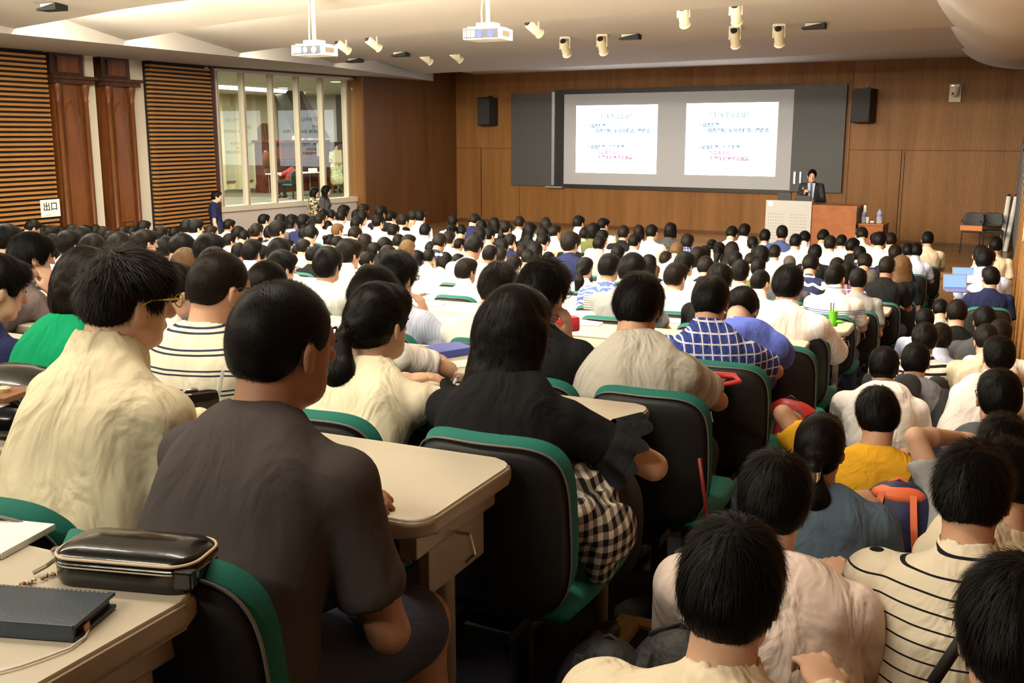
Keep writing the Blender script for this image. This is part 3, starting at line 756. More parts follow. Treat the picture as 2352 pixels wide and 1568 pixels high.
        S.ell(s.spine(.70) , (.158 * w, .112 * w, .20), R, .04)
        S.cap(s.sh[0] * .8 + s.sh[1] * .2 - ax * .03, s.sh[1] * .8 + s.sh[0] * .2 - ax * .03, .075 * w, .075 * w, .05)
        S.cap(s.spine(.8) + s.r * .075, s.spine(.3) + s.r * .07, .082, .078, .04); S.cap(s.spine(.8) - s.r * .075, s.spine(.3) - s.r * .07, .082, .078, .04)
        if s.female: S.cap(s.spine(.62) + s.f * .075 + s.r * .06, s.spine(.62) + s.f * .075 - s.r * .06, .06, .06, .04)
        for k, sg in ((0, -1), (1, 1)):
            S.cap(s.nb + A3(0, 0, -.03), s.sh[k] + A3(0, 0, .0), .048, .056 * w, .025)
            if sleeve == 'short' or sleeve == 'ruffle':
                e = s.sh[k] * .42 + s.el[k] * .58; S.cap(s.sh[k], e, .059 * w, .058 * w, .014)
                dd = (s.el[k] - s.sh[k]); dd = dd / np.linalg.norm(dd)
                S.cap(e, e + dd * .012, .059 * w, .061 * w, .006)
                # flat cut at the hem
                S.ell(e + dd * .098, (.085, .085, .085), None, .006, sub=True)
            elif sleeve == 'long':
                S.cap(s.sh[k], s.el[k], .058 * w, .050 * w, .014); S.cap(s.el[k], s.ha[k] * .92 + s.el[k] * .08, .052 * w, .037 * w, .02)
            elif sleeve == 'rolled':
                S.cap(s.sh[k], s.el[k], .059 * w, .053 * w, .014); e = s.el[k] * .8 + s.ha[k] * .2; S.cap(s.el[k], e, .054 * w, .056 * w, .02)
        nk = s.nb; hd = s.head + A3(*(A3(0, -.03, -.055) @ s.R)); u = hd - nk; u /= np.linalg.norm(u)
        if collar:
            S.cap(nk - u * .01, nk + u * .072, .070, .062, .02); S.cap(nk + u * .010, nk + u * .050, .083, .070, .003)
        else: S.cap(nk - u * .02, nk + u * .018, .078, .070, .02)
        if hood: S.ell(nk - s.f * .075 + A3(0, 0, -.02), (.11, .05, .06), s.B, .03)
        S.wrinkle(wr, seed)
        # neck opening
        if vox < .0115: S.cap(nk + u * (.030 if not collar else .082), nk + u * .22, .056, .075, .006, sub=True)
        if sleeve in ('short', 'ruffle') and vox < .0115:
            for k in (0, 1):
                e = s.sh[k] * .42 + s.el[k] * .58; dd = (s.el[k] - s.sh[k]); dd /= np.linalg.norm(dd); S.cap(e + dd * .018, e + dd * .13, .046, .048, .004, sub=True)
        return S.mesh(name)
    def trousers(s, name, vox=.014, kind='long'):
        pts = np.array(s.hj + s.kn + s.an + [s.hip]); S = SDF(pts.min(0) - .2, pts.max(0) + .2, vox); h = s.hip
        S.ell(h + A3(0, 0, .0), (.17, .13, .12), s.B, .04)
        for k in (0, 1):
            if kind == 'shorts':
                S.cap(s.hj[k], s.hj[k] * .12 + s.kn[k] * .88, .092, .085, .04)
            elif kind == 'skirt':
                S.cap(s.hj[k], s.kn[k], .10, .10, .12); S.cap(s.kn[k], s.kn[k] - A3(0, 0, .12), .10, .11, .1)
            else:
                S.cap(s.hj[k], s.kn[k], .088, .066, .04); S.cap(s.kn[k], s.an[k] + A3(0, 0, .02), .064, .052, .03)
        S.wrinkle(.004, 9, 10)
        return S.mesh(name)
def shoe_mesh():
    S = SDF((-.06, -.12, -.09), (.06, .2, .08), .009); S.ell((0, .05, -.05), (.042, .13, .042), None, .02); S.ell((0, -.04, -.02), (.04, .06, .055), None, .03); S.plane((0, 0, -.085), (0, 0, -1), .005); return S.mesh('shoe')
def glasses_mesh(rimless=False):
    mb = MB()
    for sg in (-1, 1):
        mb.tube([(sg * .032 + .024 * math.cos(a), .112 - .004 * abs(math.cos(a)), .004 + .016 * math.sin(a)) for a in [i * math.pi / 8 for i in range(17)]], .0016, 5, False)
        mb.tube([(sg * .056, .108, .012), (sg * .074, .09, .012), (sg * .082, .02, .006), (sg * .084, -.012, -.012)], .0022, 5)
    mb.tube([(-.009, .112, .008), (.009, .112, .008)], .0016, 5)
    return mb.me('glasses', True)
def put_eyes(root, P, hs):
    for sg in (-1, 1):
        put('eye', ME_eye, root, tuple(P.head + A3(*(hs * A3(sg * .032, .0885, .004) @ P.R))), eul(P.R), M_blk, (hs,) * 3)
        put('eyebrow', ME_brow[sg], root, tuple(P.head), eul(P.R), M_hair['k'], (hs,) * 3)
ME_eye = MB().ell((0, 0, 0), (.0095, .004, .0045), 8).me('eye', True)
ME_brow = {sg: MB().tube([(sg * .018, .090, .024), (sg * .034, .090, .029), (sg * .050, .080, .024)], [.002, .0028, .0015], 5).me('eyebrow', True) for sg in (-1, 1)}
ME_shoe, ME_glass = shoe_mesh(), glasses_mesh()
def eul(R): return Matrix(R.tolist()).transposed().to_euler()
# ================================================================== FURNITURE
def slab(mb, fn, T, n=14):
    """pillow-edged slab; fn(u,v) -> centre point, thickness along y"""
    bm = mb.bm; g = []
    for sgn in (1, -1):
        rows = []
        for i in range(n + 1):
            row = []
            for j in range(n + 1):
                u, v = i / n * 2 - 1, j / n * 2 - 1; p = fn(u, v); m = max(abs(u), abs(v)); t = T * .5 * max(0, 1 - m ** 7) ** .5
                if sgn < 0 and m > .999: row.append(g[0][i][j])
                else: row.append(bm.verts.new((p[0], p[1] + sgn * t, p[2])))
            rows.append(row)
        g.append(rows)
    for k, rows in enumerate(g):
        for i in range(n):
            for j in range(n):
                f = (rows[i][j], rows[i + 1][j], rows[i + 1][j + 1], rows[i][j + 1])
                if len(set(f)) == 4: bm.faces.new(f if k else f[::-1])
    return mb
def backf(w, z0, z1, y0, ov=0.0):
    def f(u, v):
        m = max(abs(u), abs(v)); l = math.hypot(u, v) or 1; c, s_ = abs(u) / l, abs(v) / l; k = m / (c ** 4.5 + s_ ** 4.5) ** (1 / 4.5) if m else 0
        x = w * k * u / l * (1 - .06 * (v < 0) * v * v); z = (z0 + z1) / 2 + (z1 - z0) / 2 * k * v / l
        return (x, y0 + .055 * (x / .20) ** 2 - .05 * max(0, (z - .45)) / .4, z)
    return f
CH = {}
CH['seat'] = slab(MB(), lambda u, v: (.205 * u * math.sqrt(1 - .12 * v * v), 0, .23 * v * math.sqrt(1 - .12 * u * u)), .075).me('seat', True)
CH['seat'].transform(Matrix.Translation((0, .06, .415)) @ Matrix.Rotation(R_(-90), 4, 'X'))
CH['shell'] = slab(MB(), backf(.192, .40, .826, -.185), .030, 20).me('back_shell', True)
CH['cushion'] = slab(MB(), backf(.197, .42, .846, -.152), .086, 20).me('back_cushion', True)
bf = backf(.1935, .40, .829, -.187)
CH['rim'] = MB().tube([bf(u, v) for u, v in [(-1, -.9 + .1 * i) for i in range(19)] + [(-1 + .1 * i, 1) for i in range(21)] + [(1, 1 - .1 * i) for i in range(1, 20)]], .0028, 6).me('back_rim', True)
CH['base'] = MB().lathe([(.15, 0), (.15, .012), (.03, .03), (.028, .33), (.10, .345), (.10, .37)], 14).box((-.06, -.2, .34), (.06, .05, .37)).me('pedestal', 'auto')
def chair(loc, rz=0, label=None):
    t = empty('lecture_chair', loc, rz)
    put('pedestal', CH['base'], t, mat_=M_blk); put('seat', CH['seat'], t, mat_=M_green); b = put('back_shell', CH['shell'], t, mat_=M_shell)
    put('back_cushion', CH['cushion'], t, mat_=M_green); put('back_rim', CH['rim'], b, mat_=M_rim)
    tag(t, label, 'chair', 'green lecture chairs at the desks'); return t
def rrect(x0, y0, x1, y1, r, n=5):
    pts = []
    for cx_, cy_, a0 in ((x1 - r, y1 - r, 0), (x0 + r, y1 - r, 90), (x0 + r, y0 + r, 180), (x1 - r, y0 + r, 270)):
        for k in range(n + 1): a = R_(a0 + 90 * k / n); pts.append((cx_ + r * math.cos(a), cy_ + r * math.sin(a)))
    return pts
DL = 3.46
DM = {}
DM['top'] = MB().prism(rrect(-DL + .006, -.414, -.006, -.006, .05), .672, .7015, 'z', .006).me('desk_top', 'auto')
DM['band'] = MB().prism(rrect(-DL, -.42, 0, 0, .055), .664, .697, 'z', .010).me('edge_band', 'auto')
DM['tray'] = MB().box((-DL + .12, -.30, .56), (-.10, -.06, .575), .003).box((-DL + .12, -.075, .50), (-.10, -.06, .665)).me('book_tray')
DM['leg'] = MB().tube([(0, 0, .0), (0, 0, .665)], .021, 12).lathe([(.05, 0), (.05, .01), (.024, .03), (.021, .04)], 12).me('leg', 'auto')
DM['brk'] = MB().box((-.02, -.36, .60), (.02, -.02, .666), .004).box((-.012, -.30, .50), (.012, -.06, .60), .003).me('bracket')
DM['hook'] = MB().tube([(0, 0, .60), (.03, 0, .60), (.04, 0, .56), (.02, 0, .54)], .004, 6).me('bag_hook')
ORD = ['nearest', 'second', 'third', 'fourth', 'fifth', 'sixth', 'seventh', 'eighth', 'ninth', 'tenth', 'eleventh', 'twelfth', 'thirteenth', 'fourteenth', 'fifteenth', 'sixteenth', 'seventeenth']
for i in range(0, 17):
    for j, xr in enumerate((-.90, -4.44, -7.98)):
        if i == 0 and j: continue
        t = empty('long_desk', (xr + i * .004, yrow(i), hrow(i)))
        tag(t, 'beige long desk in the %s row from the camera, %s block' % (ORD[i], ('right', 'middle', 'left')[j]), 'desk', 'long desks in the lecture hall')
        put('desk_top', DM['top'], t, mat_=M_desk); put('edge_band', DM['band'], t, mat_=M_dedge); put('book_tray', DM['tray'], t, mat_=M_dmet)
        for x in (-.10, -DL + .10):
            l = put('leg', DM['leg'], t, (x, -.16, 0), mat_=M_dmet)
            put('bracket', DM['brk'], t, (x + (.03 if x > -1 else -.03), 0, 0), mat_=M_dmet)
        put('bag_hook', DM['hook'], t, (-.05, -.2, 0), mat_=M_chrome)

# ================================================================== PEOPLE
W1 = (.80, .78, .75)
SH = {  # code: (material, words, sleeve, collar)
 'W': (cloth('white_tee', W1), 'a white T-shirt', 'short', None),
 'S': (cloth('white_dress_shirt', (.80, .77, .74)), 'a white collared shirt', 'rolled', 'c'),
 'P': (cloth('pink_white_shirt', (.80, .66, .63)), 'a pale pink shirt', 'short', 'c'),
 'K': (cloth('black_tee', (.012, .012, .013)), 'a black top', 'short', None),
 'N': (cloth('navy_tee', (.018, .022, .07)), 'a navy T-shirt', 'short', None),
 'B': (cloth('blue_sweat', (.12, .17, .62)), 'a bright blue sweatshirt', 'long', None),
 'L': (cloth('light_blue_shirt', (.50, .55, .76)), 'a light blue shirt', 'short', 'c'),
 'D': (cloth('dark_grey_tee', (.07, .068, .072)), 'a dark grey top', 'short', None),
 'G': (cloth('grey_tee', (.30, .30, .30)), 'a grey T-shirt', 'short', None),
 'C': (cloth('beige_top', (.62, .53, .40)), 'a beige top', 'short', None),
 'Y': (cloth('pale_yellow', (.80, .73, .42)), 'a pale yellow top', 'short', None),
 'O': (cloth('olive_knit', (.10, .115, .035)), 'an olive sweater', 'long', None),
 'R': (cloth('coral', (.80, .17, .10)), 'an orange-red T-shirt', 'short', None),
 'Rc': (cloth('coral2', (.80, .33, .28)), 'a coral shirt', 'rolled', None),
 'Rk': (cloth('pink_check', (.78, .60, .52), 'plaid', (.55, .2, .12), p=(.04, .004)), 'a pink checked shirt', 'short', 'c'),
 'U': (cloth('taupe', (.17, .13, .135)), 'a mauve-grey top', 'short', None),
 'E': (cloth('green_top', (.004, .24, .10)), 'a bright green top', 'short', None),
 'st': (cloth('bw_stripe', W1, 'h', (.02, .02, .02), p=(.05, .018)), 'a black and white striped tee', 'short', None),
 'gs': (cloth('grey_white_band', W1, 'h', (.35, .36, .38), p=(.13, .05)), 'a grey banded white tee', 'short', None),
 'go': (cloth('grey_orange_band', W1, 'band', (.35, .33, .33), p=[(.84, .9), (.98, 1.02)]), 'a white tee with grey bands', 'short', None),
 'ps': (cloth('fine_stripe', (.80, .76, .68), 'h', (.62, .5, .36), p=(.022, .006)), 'a finely striped cream tee', 'short', None),
 'ls': (cloth('lav_stripe', (.72, .75, .84), 'h', (.35, .42, .62), p=(.07, .012)), 'a pale blue striped tee', 'short', None),
 'bd': (cloth('navy_band', W1, 'band', (.02, .03, .10), p=[(.74, .83), (.70, .72)]), 'a white top with navy band', 'short', None),
 'bl': (cloth('low_lines', W1, 'band', (.05, .05, .06), p=[(.84, .85), (.81, .82), (.78, .79)]), 'a white tee with low lines', 'short', None),
 'dt': (cloth('polka', (.015, .013, .014), 'dot', (.7, .66, .6), p=(.03, .32)), 'a black polka dot top', 'short', None),
 'fl': (cloth('floral_blue', (.10, .15, .52), 'floral', (.75, .78, .85), p=(9, .55)), 'a blue floral shirt', 'short', None),
 'ck': (cloth('tweed', (.66, .62, .55), 'speck', (.22, .20, .17), p=(160, .52)), 'a speckled grey top', 'short', None),
 'ds': (cloth('dark_speck', (.03, .03, .034), 'speck', (.14, .14, .15), p=(120, .55)), 'a dark speckled blouse', 'short', None),
 'gp': (cloth('grey_blue_print', (.46, .50, .58), 'speck', (.03, .045, .14), p=(11, .54)), 'a grey and navy print tee', 'short', None),
 'pl': (cloth('navy_plaid', (.06, .09, .40), 'plaid', (.62, .62, .68), p=(.040, .006)), 'a blue plaid shirt', 'short', 'c'),
 'pr': (cloth('red_plaid', (.14, .12, .42), 'plaid', (.80, .75, .75), (.65, .12, .08), p=(.06, .008)), 'a red and blue plaid shirt', 'rolled', 'c'),
 'sw': (cloth('swoosh', (.03, .035, .09), 'floral', (.80, .80, .82), p=(3.2, .80)), 'a navy top with white swirls', 'short', None),
 'aq': (cloth('aqua', (.55, .78, .82)), 'an aqua top', 'short', None),
 'as': (cloth('aqua_stripe', (.70, .80, .82), 'v', (.12, .35, .38), p=(.03, .012)), 'an aqua striped blouse', 'short', None),
 'lv': (cloth('lavender', (.60, .57, .80)), 'a lavender shirt', 'short', 'c'),
 'Bn': (cloth('slate_navy', (.055, .075, .19)), 'a slate navy T-shirt', 'short', None),
 'Dn': (cloth('denim', (.20, .26, .52)), 'a denim blue top', 'short', None),
 'hd': (cloth('hoodie', (.66, .62, .56)), 'a pale hooded sweatshirt', 'long', None),
 'j4': (cloth('jersey', W1), 'a white numbered jersey', 'short', None),
 'pk': (cloth('pin_pink', (.80, .70, .64), 'v', (.72, .52, .48), p=(.02, .004)), 'a cream pinstriped shirt', 'rolled', 'c'),
 'po': (cloth('polo_blue_lines', (.78, .76, .72), 'band', (.12, .16, .45), p=[(.885, .892), (.90, .907), (.915, .922), (1.085, 1.092)]), 'a white polo with blue lines', 'short', 'c'),
 'Bg': (cloth('black_star', (.012, .012, .014)), 'a black polo with white collar', 'short', 'c'),
}
HW = {'s': ('short', 'short black hair'), 'f': ('mop', 'thick black hair'), 'c': ('crew', 'cropped black hair'), 'b': ('bob', 'bobbed hair'), 'l': ('long', 'long black hair'), 'p': ('pony', 'a ponytail'), 'n': ('bun', 'pinned-up hair'), 'g': ('thin', 'thinning grey hair'), 'k': ('spiky', 'spiky black hair'), 'z': ('suit', 'neat black hair')}
M_pants = [mat('trousers_black', (.014, .014, .016), .85, bump=.3, bscale=150), mat('trousers_navy', (.02, .025, .05), .85, bump=.3, bscale=150), mat('jeans', (.05, .075, .16), .85, bump=.4, bscale=200, var=.3, vscale=12), mat('trousers_khaki', (.20, .15, .09), .85)]
PO = {'A': dict(head=(0, .24, 1.09), hpitch=.50, arms='write'), 'B': dict(head=(0, .11, 1.155), hpitch=.12, arms='desk'), 'C': dict(head=(.03, .19, 1.12), hpitch=.12, arms=('desk', 'chin'), hroll=.08),
      'E': dict(head=(-.03, .19, 1.12), hpitch=.12, arms=('chin', 'desk'), hroll=-.08), 'D': dict(head=(0, .05, 1.165), hpitch=.05, arms='lap'),
      'K': dict(head=(0, .16, .735), hip=(0, 0, .13), hpitch=.2, arms='knees', legs='floor'), 'V': dict(head=(0, .10, .75), hip=(0, 0, .13), hpitch=.45, arms='knees', legs='floor')}
CACHE = {}
def far_parts(pose, yv, sl, co, fem, hood=False):
    yaw = (0, -.38, .30)[yv]
    P = CACHE.get(('P', pose, yv, fem))
    if P is None: P = CACHE[('P', pose, yv, fem)] = Pose(hyaw=yaw, female=fem, **PO[pose])
    P0 = CACHE.get(('P', pose, 0, fem))
    if P0 is None: P0 = CACHE[('P', pose, 0, fem)] = Pose(hyaw=0, female=fem, **PO[pose])
    kb, ks, kt = ('b', pose, yv, fem), ('s', pose, sl, co, fem, hood), ('t', pose)
    if kb not in CACHE: CACHE[kb] = P.body('body', .0095, False)
    if ks not in CACHE: CACHE[ks] = P0.shirt('shirt', .0125, sl, co, seed=len(CACHE), wr=.005, loose=1.03, hood=hood)
    if kt not in CACHE: CACHE[kt] = P0.trousers('trousers', .018)
    return P, CACHE[kb], CACHE[ks], CACHE[kt]
PEOPLE = []
def reg(root, hw, sw, px, py, Z, unique=None, ch=None, i=None):
    PEOPLE.append(dict(i=i, x=root.location.x, o=root, hair=hw, shirt=sw, px=px, py=py, Z=Z, lab=unique, ch=ch))
def person_far(px, py, hc, sc, fl='', Zx=None, floorsit=False, w=30):
    st, hw = HW[hc[0]]; hm = M_hair[{'r': 'r', 'b': 'b'}.get(hc[1:], 'g' if hc[0] == 'g' else random.choice('kkkb'))]
    m, sw, sl, co = SH[sc]; fem = hc[0] in 'blpn'
    if 'G' in fl: hw = hw + ' and glasses'
    if floorsit: pose = random.choice('KKV')
    elif 'H' in fl: pose = random.choice('CE')
    elif 'A' in fl: pose = 'A'
    elif 'B' in fl: pose = 'B'
    elif 'D' in fl: pose = 'D'
    else: pose = random.choice('AABBBDD' if py > 520 else 'ABBBDDD')
    yv = 1 if 'T' in fl else (2 if 'U' in fl else random.choice((0, 0, 0, 1, 2) if px > 900 else (0, 0, 1)))
    rz = random.uniform(-.12, .12)
    P, mb_, ms_, mt_ = far_parts(pose, yv, sl, co, fem, sc == 'hd')
    th = P.head[2] + (.124 if st != 'crew' else .113)
    d = ray(px, py)
    best = None
    if Zx is None:
        for i in range(2, 17):
            yh = yrow(i) - .74 + P.head[1]; Z = yh / d.y; zt = CAM.z + d.z * Z - hrow(i)
            e = abs(math.log(Z * w / (420 if hc[0] in 'sc' else 445))) / .11 + abs(zt - th) / .09 + sum(.9 for q in PEOPLE if q['i'] == i and abs(q['x'] - d.x * Z) < .40)
            if best is None or e < best[0]: best = (e, i, Z, zt)
        e, i, Z, zt = best
        if e > .14:
            pass
        fl_z = hrow(i)
    else:
        Z = Zx; T = atZ(px, py, Z); fl_z = hfloor(T.y - P.head[1]); zt = T.z - fl_z; i = None
    T = atZ(px, py, Z); s = min(1.09, max(.90, zt / th))
    dz = zt - th * s
    if floorsit: s = min(1.05, max(.95, s))
    hx, hy = P.head[0], P.head[1]; c, n = math.cos(rz), math.sin(rz)
    root = empty('person', (float(T.x) - s * (c * hx - n * hy), T.y - s * (n * hx + c * hy), fl_z + dz), rz, s)
    if floorsit and abs(zt - th * s) < .35: root.location.z = fl_z + zt - th * s
    put('body', mb_, root, mat_=M_skin[random.choice((0, 0, 1, 1, 2))]); sh_ = put('shirt', ms_, root, mat_=m)
    put('trousers', mt_, root, mat_=random.choice(M_pants[:3]))
    h = put('hair', hair(st, False, random.choice((0, 1))), root, tuple(P.head), eul(P.R), hm)
    hs = random.uniform(.93, 1.0); h.scale = (hs, hs, hs * random.uniform(.97, 1.03))
    if 'G' in fl: put('glasses', ME_glass, root, tuple(P.head), eul(P.R), M_blk, (.95,) * 3)
    if 'w' in fl: put('hair_bow', BOW, root, tuple(P.head + A3(-.03, -.09, .09)), (0, 0, 0), SH['Y'][0])
    if sc in ('Bg', 'go'): pass
    ch = None
    if not floorsit and (i is None or not any(q['i'] == i and q['ch'] and abs(q['ch'].location.x - root.location.x) < .42 for q in PEOPLE)): ch = chair((root.location.x, (yrow(i) - .72) if i is not None else root.location.y, fl_z), rz * .5)
    reg(root, hw, sw, px, py, Z, ch=ch, i=i); return root
BOW = MB().ell((-.03, 0, 0), (.032, .014, .022), 8).ell((.03, 0, 0), (.032, .014, .022), 8).ell((0, -.005, 0), (.012, .012, .012), 8).me('hair_bow', True)
ROWS = """15 512 56 f D;74 502 31 s S GT;118 514 35 p Dn GT;98 516 26 s K;8 563 45 n D;164 513 27 s W;158 529 50 f j4;188 519 42 f D;196 516 26 s W;219 514 26 s K;236 518 27 s W T;210 537 66 f W;272 534 53 f C;281 518 28 s K;303 517 26 s W
330 505 28 s W T;332 522 55 s Bg GT;369 519 32 f W;357 526 28 f K;381 542 45 f N;417 535 54 f W GT;430 504 27 s S;449 502 31 s L GT;460 526 30 f W;484 516 24 s K;480 533 68 f S GT;526 502 26 s W T;527 535 28 f W;547 519 29 f W;560 527 22 s K
589 511 31 n K;606 490 25 s W GT;423 569 57 br W;547 557 34 s W;579 550 48 f lv;490 567 70 f N;310 532 32 f K;140 520 28 f W
619 517 20 s K;644 490 26 b D;638 506 32 f W T;632 528 26 s W;670 491 26 l G T;696 490 25 s N;698 503 25 s N;713 516 32 s C A;734 488 24 s W;742 479 21 s K;760 480 24 s K;789 469 22 s W GT;785 479 24 s W;752 506 24 l dt;775 512 27 sr U T;758 538 28 n K;774 540 24 s W
834 466 22 s W T;820 480 22 s W;833 482 24 s W;820 495 25 s st;815 518 29 s D;838 536 31 b K;875 471 21 s K T;869 492 28 f hd;897 483 23 s S HT;904 513 25 s W;927 489 24 s W T;951 480 20 s R;966 481 23 s S;977 511 30 s lv;915 536 25 s W H;938 536 27 s W;883 543 33 s K;935 550 34 br W;890 563 36 b W
985 569 32 s W H;957 573 35 b ck;842 605 50 s C;843 576 38 s K;800 546 58 s S;753 567 72 f W B;721 563 38 s K;687 556 36 s K T;696 546 33 s C;640 546 58 f W;647 573 68 f gp GT
1041 492 23 s W H;1038 513 26 n st;1031 528 24 s W;1091 489 22 s N T;1107 503 20 b D;1137 499 26 l W;1124 521 27 s Rc T;1162 505 23 p K;1164 512 25 s L T;1194 494 22 s go;1218 511 28 l K;1255 498 27 l as;1248 521 27 s Y;1247 533 29 s C;1275 514 26 p P T;1330 493 26 s S H;1364 511 31 b O;1386 498 24 s S;1384 525 28 s lv;1377 538 31 s Rk
1311 531 39 f N;1320 537 34 f K;1311 554 32 b aq;1010 535 32 s N;1103 519 29 s Rk H;1088 539 39 s W;1126 560 39 s W;1172 535 26 s N H;1154 546 30 s Y;1150 565 36 s Y;1229 554 28 b Y;1213 572 36 f W;1260 576 30 s W;1022 577 40 b W w;1071 589 54 s S GT;1052 580 28 s K;1344 588 45 p W;1400 577 57 s fl;1055 545 28 s W;990 553 30 s K
1433 516 26 s K;1468 515 24 b W;1498 513 28 s ps H;1541 510 25 b ds;1459 535 29 s ls;1580 535 31 s pl;1555 554 33 sr W;1619 561 20 s K;1636 549 23 n W;1653 555 29 p W A;1682 554 29 l W;1682 518 26 s W;1711 512 27 s P;1729 541 25 p W;1758 525 26 s bl;1797 516 23 s Bn;1849 529 25 s lv;1829 535 32 s bd
1874 559 32 s K;1863 582 40 s sw;1749 563 38 f W;1725 579 32 s K;1743 591 40 s O;1814 584 32 g D;1574 578 47 f W;1621 588 43 f K;1491 584 38 l K;1502 605 30 sr W;1453 581 68 f G;1554 600 55 s W B;1591 603 32 b W;1655 601 66 f K;1702 595 45 f W;1749 618 47 c S B;1817 604 44 f D
1892 526 24 s W;1908 539 32 s W;1934 537 25 s W;1980 519 27 s S U;2012 532 28 s gs;2022 530 22 s W;2046 532 26 s W U;2057 560 31 s N;2086 556 24 s O;2105 556 29 s L B;2132 529 26 s C B;1873 560 32 f K;1976 563 34 s N;1988 580 34 s N;2039 585 40 s K B;2072 585 40 lr K;1924 590 36 s K;1948 603 42 b pr;1973 612 42 s G;2005 615 40 g pk B;1922 604 53 c po B
1420 560 30 s W;1530 575 30 s W;1605 565 26 b W;1690 575 30 s C;1780 560 28 s W;1200 560 28 s K;1180 585 34 s W;660 548 30 s K;590 538 28 s W;700 520 24 s W;400 520 26 s W;250 528 30 s K;120 535 34 s S;860 555 32 s W;930 520 24 s K;1060 515 22 s W;1345 520 24 s W;1960 545 26 s K;1240 548 28 s W;600 560 34 s K;450 550 34 s W;330 555 40 s K;110 560 46 s N;40 555 50 f W"""
for ent in ROWS.replace('\n', ';').split(';'):
    w = ent.split()
    if len(w) >= 5: person_far(int(w[0]), int(w[1]), w[3], w[4], w[5] if len(w) > 5 else '', w=int(w[2]))
# sitting on the floorboards and the aisle steps by the right wall, back rows of them
for px, py, Z, hc, sc, fl, fs in ((2277, 609, 9.4, 's', 'N', 'DU', 0), (2267, 568, 10.8, 's', 'L', 'BG', 0), (2254, 560, 12.0, 's', 'W', 'BU', 0), (2288, 541, 13.6, 's', 'C', 'DU', 0),
        (2162, 684, 10.0, 's', 'ck', '', 1), (2126, 705, 9.0, 's', 'L', '', 1), (2200, 683, 8.6, 's', 'K', '', 1), (2264, 700, 8.2, 's', 'D', 'U', 1), (2300, 731, 7.4, 's', 'W', '', 1),
        (2162, 741, 7.6, 'f', 'L', '', 1), (2127, 742, 7.0, 'f', 'st', '', 1), (2268, 742, 6.8, 's', 'C', 'U', 1)):
    person_far(px, py, hc, sc, fl, Z, bool(fs))
# ================================================================== FRONT OF THE HALL
def at_wall(name, s, d, z, label=None, cat=None, group=None, rz=0):
    o = empty(name, F2W(s, d, z), WROT + rz); tag(o, label, cat, group); return o
M_grey = mat('grey_board', (.062, .062, .068), .6, bump=.05)
M_scr = mat('screen_cloth', (.40, .41, .46), .85)
M_alu = mat('aluminium', (.55, .58, .66), .3, .9)
bd = at_wall('sliding_board', 0, 0, 0, 'dark grey sliding boards flanking the projection screen', 'board')
MB().box((-2.97, -.07, 1.30), (-1.70, -.01, 3.72), .006).build('board_leaf', M_grey, bd)
MB().box((4.70, -.09, 1.34), (5.88, -.01, 3.75), .006).build('board_leaf', M_grey, bd)
MB().box((-1.70, -.10, 1.33), (-1.62, -.01, 3.73), .006).build('end_rail', M_alu, bd)
MB().box((-1.85, -.16, 1.26), (-1.35, -.03, 1.30), .006).build('chalk_tray', M_alu, bd)
MB().box((4.78, -.12, 1.52), (4.83, -.09, 1.80), .005).box((4.92, -.12, 1.54), (4.96, -.09, 1.80), .005).build('handle', M_alu, bd)
sn = at_wall('projection_screen', 0, 0, 0, 'wide white projection screen showing two bright slides', 'screen')
MB().box((-1.62, -.06, 1.27), (4.72, -.005, 3.78), .004).build('black_frame', M_blk, sn)
MB().box((-1.34, -.068, 1.37), (4.69, -.0605, 3.66)).build('screen_cloth', M_scr, sn)
M_slide = emis('slide_light', (.90, .96, 1.0), 5.0)
tb, tt, tm = emis('slide_blue', (.16, .38, .62), .95), emis('slide_title', (.36, .58, .74), 1.0), emis('slide_magenta', (.74, .28, .62), 1.0)
for x0, x1, z0, z1 in ((-.98, 1.30, 1.675, 3.37), (2.06, 4.33, 1.68, 3.38)):
    w_s, h_s = x1 - x0, z1 - z0
    sl = MB().box((x0, -.0705, z0), (x1, -.0685, z1)).build('slide', M_slide, sn)
    def line(txt, fx, fy, size, m, left=True):
        t = text_mesh(txt, size, m, sl, (0, 0, 0), (R_(90), 0, 0), bold=.005)
        bb = [v.co.x for v in t.data.vertices]; xo = x0 + fx * w_s - (min(bb) if left else 0)
        t.location = (xo, -.0765, z1 - fy * h_s)
    line('数理モデルとは？', .49, .17, .135, tt, False)
    line('・自然現象', .16, .305, .108, tb); line('自然法則：微分方程式、関係式', .255, .38, .108, tb)
    line('・社会現象、情報現象', .16, .615, .108, tb); line('確率モデル', .27, .695, .108, tm); line('現象を記述する言葉', .285, .77, .108, tm)

def speaker_box(s, z0, z1, lab, w=.42, rz=0):
    o = at_wall('loudspeaker', s, .03, (z0 + z1) / 2, lab, 'speaker', 'black wall loudspeakers', rz); h = (z1 - z0) / 2
    MB().prism([(-w / 2, 0), (w / 2, 0), (w / 2 - .04, -.30), (-w / 2 + .04, -.30)], -h, h, 'z', .02).build('cabinet', M_blk, o, smooth='auto')
    MB().box((-w / 2 + .05, -.315, -h + .03), (w / 2 - .05, -.295, h - .03), .008).build('grille', mat('grille', (.035, .035, .038), .7, bump=.6, bscale=300), o)
    MB().box((-.06, -.02, h), (.06, .03, h + .05)).build('wall_bracket', M_blk, o)
speaker_box(-3.66, 2.88, 3.62, 'black loudspeaker on the wooden wall left of the screen', .5, -.1)
speaker_box(6.28, 2.90, 3.63, 'black loudspeaker on the wooden wall right of the screen', .5, -.12)
s_, z_ = wallpt(2195, 212)
wc = at_wall('wall_camera', s_, .02, z_, 'white dome camera on the wooden wall under the rounded bulkhead', 'camera')
MB().box((-.12, -.02, -.20), (.12, .0, .16), .006).build('back_plate', M_white, wc)
MB().box((-.10, -.16, .10), (.10, -.02, .16), .01).build('bracket', M_white, wc)
